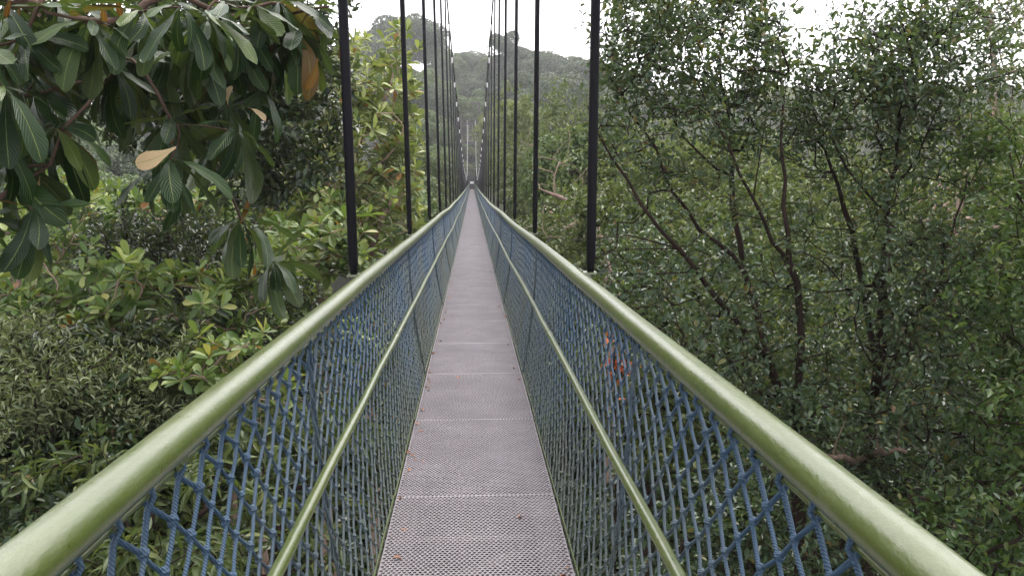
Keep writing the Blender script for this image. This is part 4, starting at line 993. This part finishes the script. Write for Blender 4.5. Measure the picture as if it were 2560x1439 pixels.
for px, py, z, sc, k, lb in ((110, 330, 62, .8, 1, 'hazy green tree glimpsed at left between the lowest big leaves'), (190, 300, 78, 1.0, 4, 'hazy light green tree glimpsed under the big leaves at left'), (255, 345, 66, .8, 0, 'hazy dark tree glimpsed under the big leaves left of the tan leaf'),
                             (310, 320, 84, 1.1, 2, 'hazy dark tree glimpsed behind the tan withered leaf'), (220, 400, 48, .6, 1, 'green tree low in the gap under the big leaves'), (60, 400, 45, .7, 0, 'dark tree at the left edge under the big leaves'), (-40, 330, 50, .9, 4, 'green tree cut off by the left edge under the big leaves'), (320, 420, 44, .55, 4, 'light green tree low in the gap left of the tan leaf')):
    p = P(px, py, z); plant(FAR, k, p[0], p[1], p[2], sc, 'valley_side_tree', lb, 'trees of the left valley side')
# the wooded hillside: trees nothing tells apart
placed = []
def free(x, y, r):
    for a, b, c in placed:
        if (a - x) ** 2 + (b - y) ** 2 < (r + c) ** 2 * .55: return False
    placed.append((x, y, r)); return True
cnt = 0
for _ in range(5000):
    y = rng.uniform(85, 260); x = rng.uniform(-.78, .78) * y + rng.normal(0, 3)
    sc = rng.uniform(.95, 1.5); k = int(rng.integers(0, 6))
    if abs(x) < 5 + 5.5 * sc and y < 182: continue
    if not free(x, y, 5 * sc): continue
    gz = float(ground_z(np.array(x), np.array(y))); top = gz + rng.uniform(16, 21.5)
    if y < 130: top = min(top, 3 + rng.uniform(0, 5) + .04 * y + max(0, abs(x) - 15) * .12)
    X_, Y_, z_ = to_px(np.array([x, y, top]))
    if Y_ < 150 and 840 < X_ < 1560: top -= (150 - Y_) / FPX * z_ + rng.uniform(0, 3)
    lim = 205 if X_ >= 1560 else 60
    if Y_ < lim and not 840 < X_ < 1560: top -= (lim - Y_) / FPX * z_ + rng.uniform(0, 3)
    plant(FAR, k, x, y, top, sc, 'hillside_tree', f"hazy {FKIND[k]} tree in the wooded hillside {'left' if x < 0 else 'right'} of the pylon", 'trees of the wooded hillside'); cnt += 1
    if cnt > 240: break
# nearer valley canopy on both sides of the walk
cnt = 0; placed = []
for _ in range(4000):
    y = rng.uniform(17, 112); s = rng.choice([-1, 1]); x = s * (rng.uniform(.2, 1) ** 1.0) * (.78 * y + 6)
    sc = rng.uniform(.8, 1.35) * (1 + .006 * y); k = int(rng.integers(0, 5))
    if abs(x) < 1.6 + 2.9 * sc: continue
    if not free(x, y, 2.3 * sc): continue
    top = -2.2 + .05 * y + rng.uniform(-.9, 1.1) + max(0, abs(x) - 8) * .03
    plant(MID, k, x, y, top, sc, 'valley_tree', f"{MKIND[k]} tree in the valley {'left' if x < 0 else 'right'} of the bridge, {'behind the near trees' if y < 60 else 'far along'}", 'trees of the valley canopy'); cnt += 1
    if cnt > 170: break
# trees crowding close to the walk further along
CL = [(s, y) for y in np.arange(27, 160, 7.0) for s in (-1, 1)]
for s, y in CL:
    yy_ = y + rng.uniform(-2, 2); sc = rng.uniform(.62, .85) + .002 * y
    k = int(rng.integers(0, 5)); plant(MID, k, s * (1.1 + 2.75 * sc + rng.uniform(0, .5)), yy_, 1.0 + .042 * yy_ + rng.uniform(-.8, 1.2), sc, 'walkside_tree', f"{MKIND[k]} tree crowding close beside the {'left' if s < 0 else 'right'} hangers along the walk", 'trees crowding beside the walk')
# unseen forest behind the viewpoint, set close and tall to block skylight
for x, y, top, k in ((-8.5, -11, 16, 0), (8.5, -12, 17, 1), (-18, -9, 15, 2), (18, -10, 16, 4), (-15, -22, 19, 4), (1, -24, 21, 1), (16, -22, 20, 0), (-29, -7, 15, 1), (29, -8, 16, 2), (-28, -24, 20, 5), (29, -24, 20, 3), (-36, 8, 12, 4), (36, 7, 13, 0)):
    plant(FAR, k, x, y, top, 1.15, 'forest_tree', 'unseen tall forest tree set behind the viewpoint to block skylight', 'forest trees behind the viewpoint')
# lower storey under and beside the walk
cnt = 0; placed = []
for _ in range(4000):
    y = rng.uniform(1.5, 40); x = rng.uniform(-1, 1) * (6 + .75 * y); sc = rng.uniform(.8, 1.3); k = int(rng.integers(0, 4))
    if not free(x, y, 1.9 * sc): continue
    top = rng.uniform(-5.6, -4.2) - (1.0 if abs(x) < 2 else 0)
    plant(LOW, k, x, y, top, sc, 'understorey_tree', 'tree of the lower storey deep below the bridge, shade painted into its dark leaves', 'trees of the lower storey'); cnt += 1
    if cnt > 120: break

# ground cover of the valley floor
n = 16000; gx_ = rng.uniform(-60, 60, n); gy_ = rng.uniform(0, 120, n); gzz = ground_z(gx_, gy_)
Pp = np.stack([gx_, gy_, gzz + rng.uniform(0, 1.2, n)], 1)
link('undergrowth', scatter_mesh('undergrowth', CARD, Pp, rng.normal(0, 1, (n, 3)), np.array([0, 0, 1.2]) + rng.normal(0, .5, (n, 3)), rng.uniform(.4, 1.0, n), [M_FARA]), kind='stuff')

# ================================================================== small things
rl = thing('red_leaved_sapling', tuple(base_below(P(1535, 890, 9.0))), 'small sapling with a few orange red leaves seen through the right net', 'sapling')
T = Tree(np.array(rl.location)); T.stem([P(1540, 1000, 9.0), P(1535, 890, 9.0)], .03, .012, step=.5)
T.attach(np.array([P(rng.uniform(1505, 1570), rng.uniform(835, 935), rng.uniform(8.8, 9.3)) for _ in range(14)]), .1); T.finish(.004); T.wood(rl, B_DARK)
A_, B2 = T.tip_frames(.15); foliage(rl, 'small', SMALL, twig_leaves(A_, B2, 4, .11), RED, 56)
of = thing('orange_strip', tuple(P(1145, 441, 90)), 'thin orange strip of netting tied across behind the far left hangers', 'netting')
mb = MB(); q = np.linspace(-.45, .45, 12)
mb.tube(np.stack([q, q * 0, .03 * np.cos(q * 5)], 1), .05, 6); link('strip', mb.mesh('strip', [ORANGE]), of)
mb = MB()
for x in (-.46, .46): mb.tube(np.array([[x, 0, -9.0], [x, 0, .15]]), .02, 6)
link('stake', mb.mesh('stake', [B_DARK]), of)
# fallen leaves on the deck
FL = [leaf_tpl(.5, .5, .25, .3), leaf_tpl(.42, .5, -.2, -.2)]
FLM = [mesh_np('fallen_leaf', V, T_, None, [DEAD], UV) for V, T_, UV in FL]
for q in range(64):
    y = 2.7 + 15 * rng.random() ** 1.5; s = rng.choice([-1, -1, 1]); x = s * (.375 - abs(rng.normal(0, .035))) if rng.random() < .85 else rng.uniform(-.3, .3)
    o = thing('fallen_leaf', (x, y, float(deck_z(y)) + .008), 'small curled rust brown leaf fallen on the steel deck', 'leaf', 'fallen leaves on the deck', FLM[q % 2])
    sc = rng.uniform(.022, .048); o.scale = (sc, sc, sc); o.rotation_euler = (rng.normal(0, .25), rng.normal(0, .25), rng.uniform(0, 6.28))
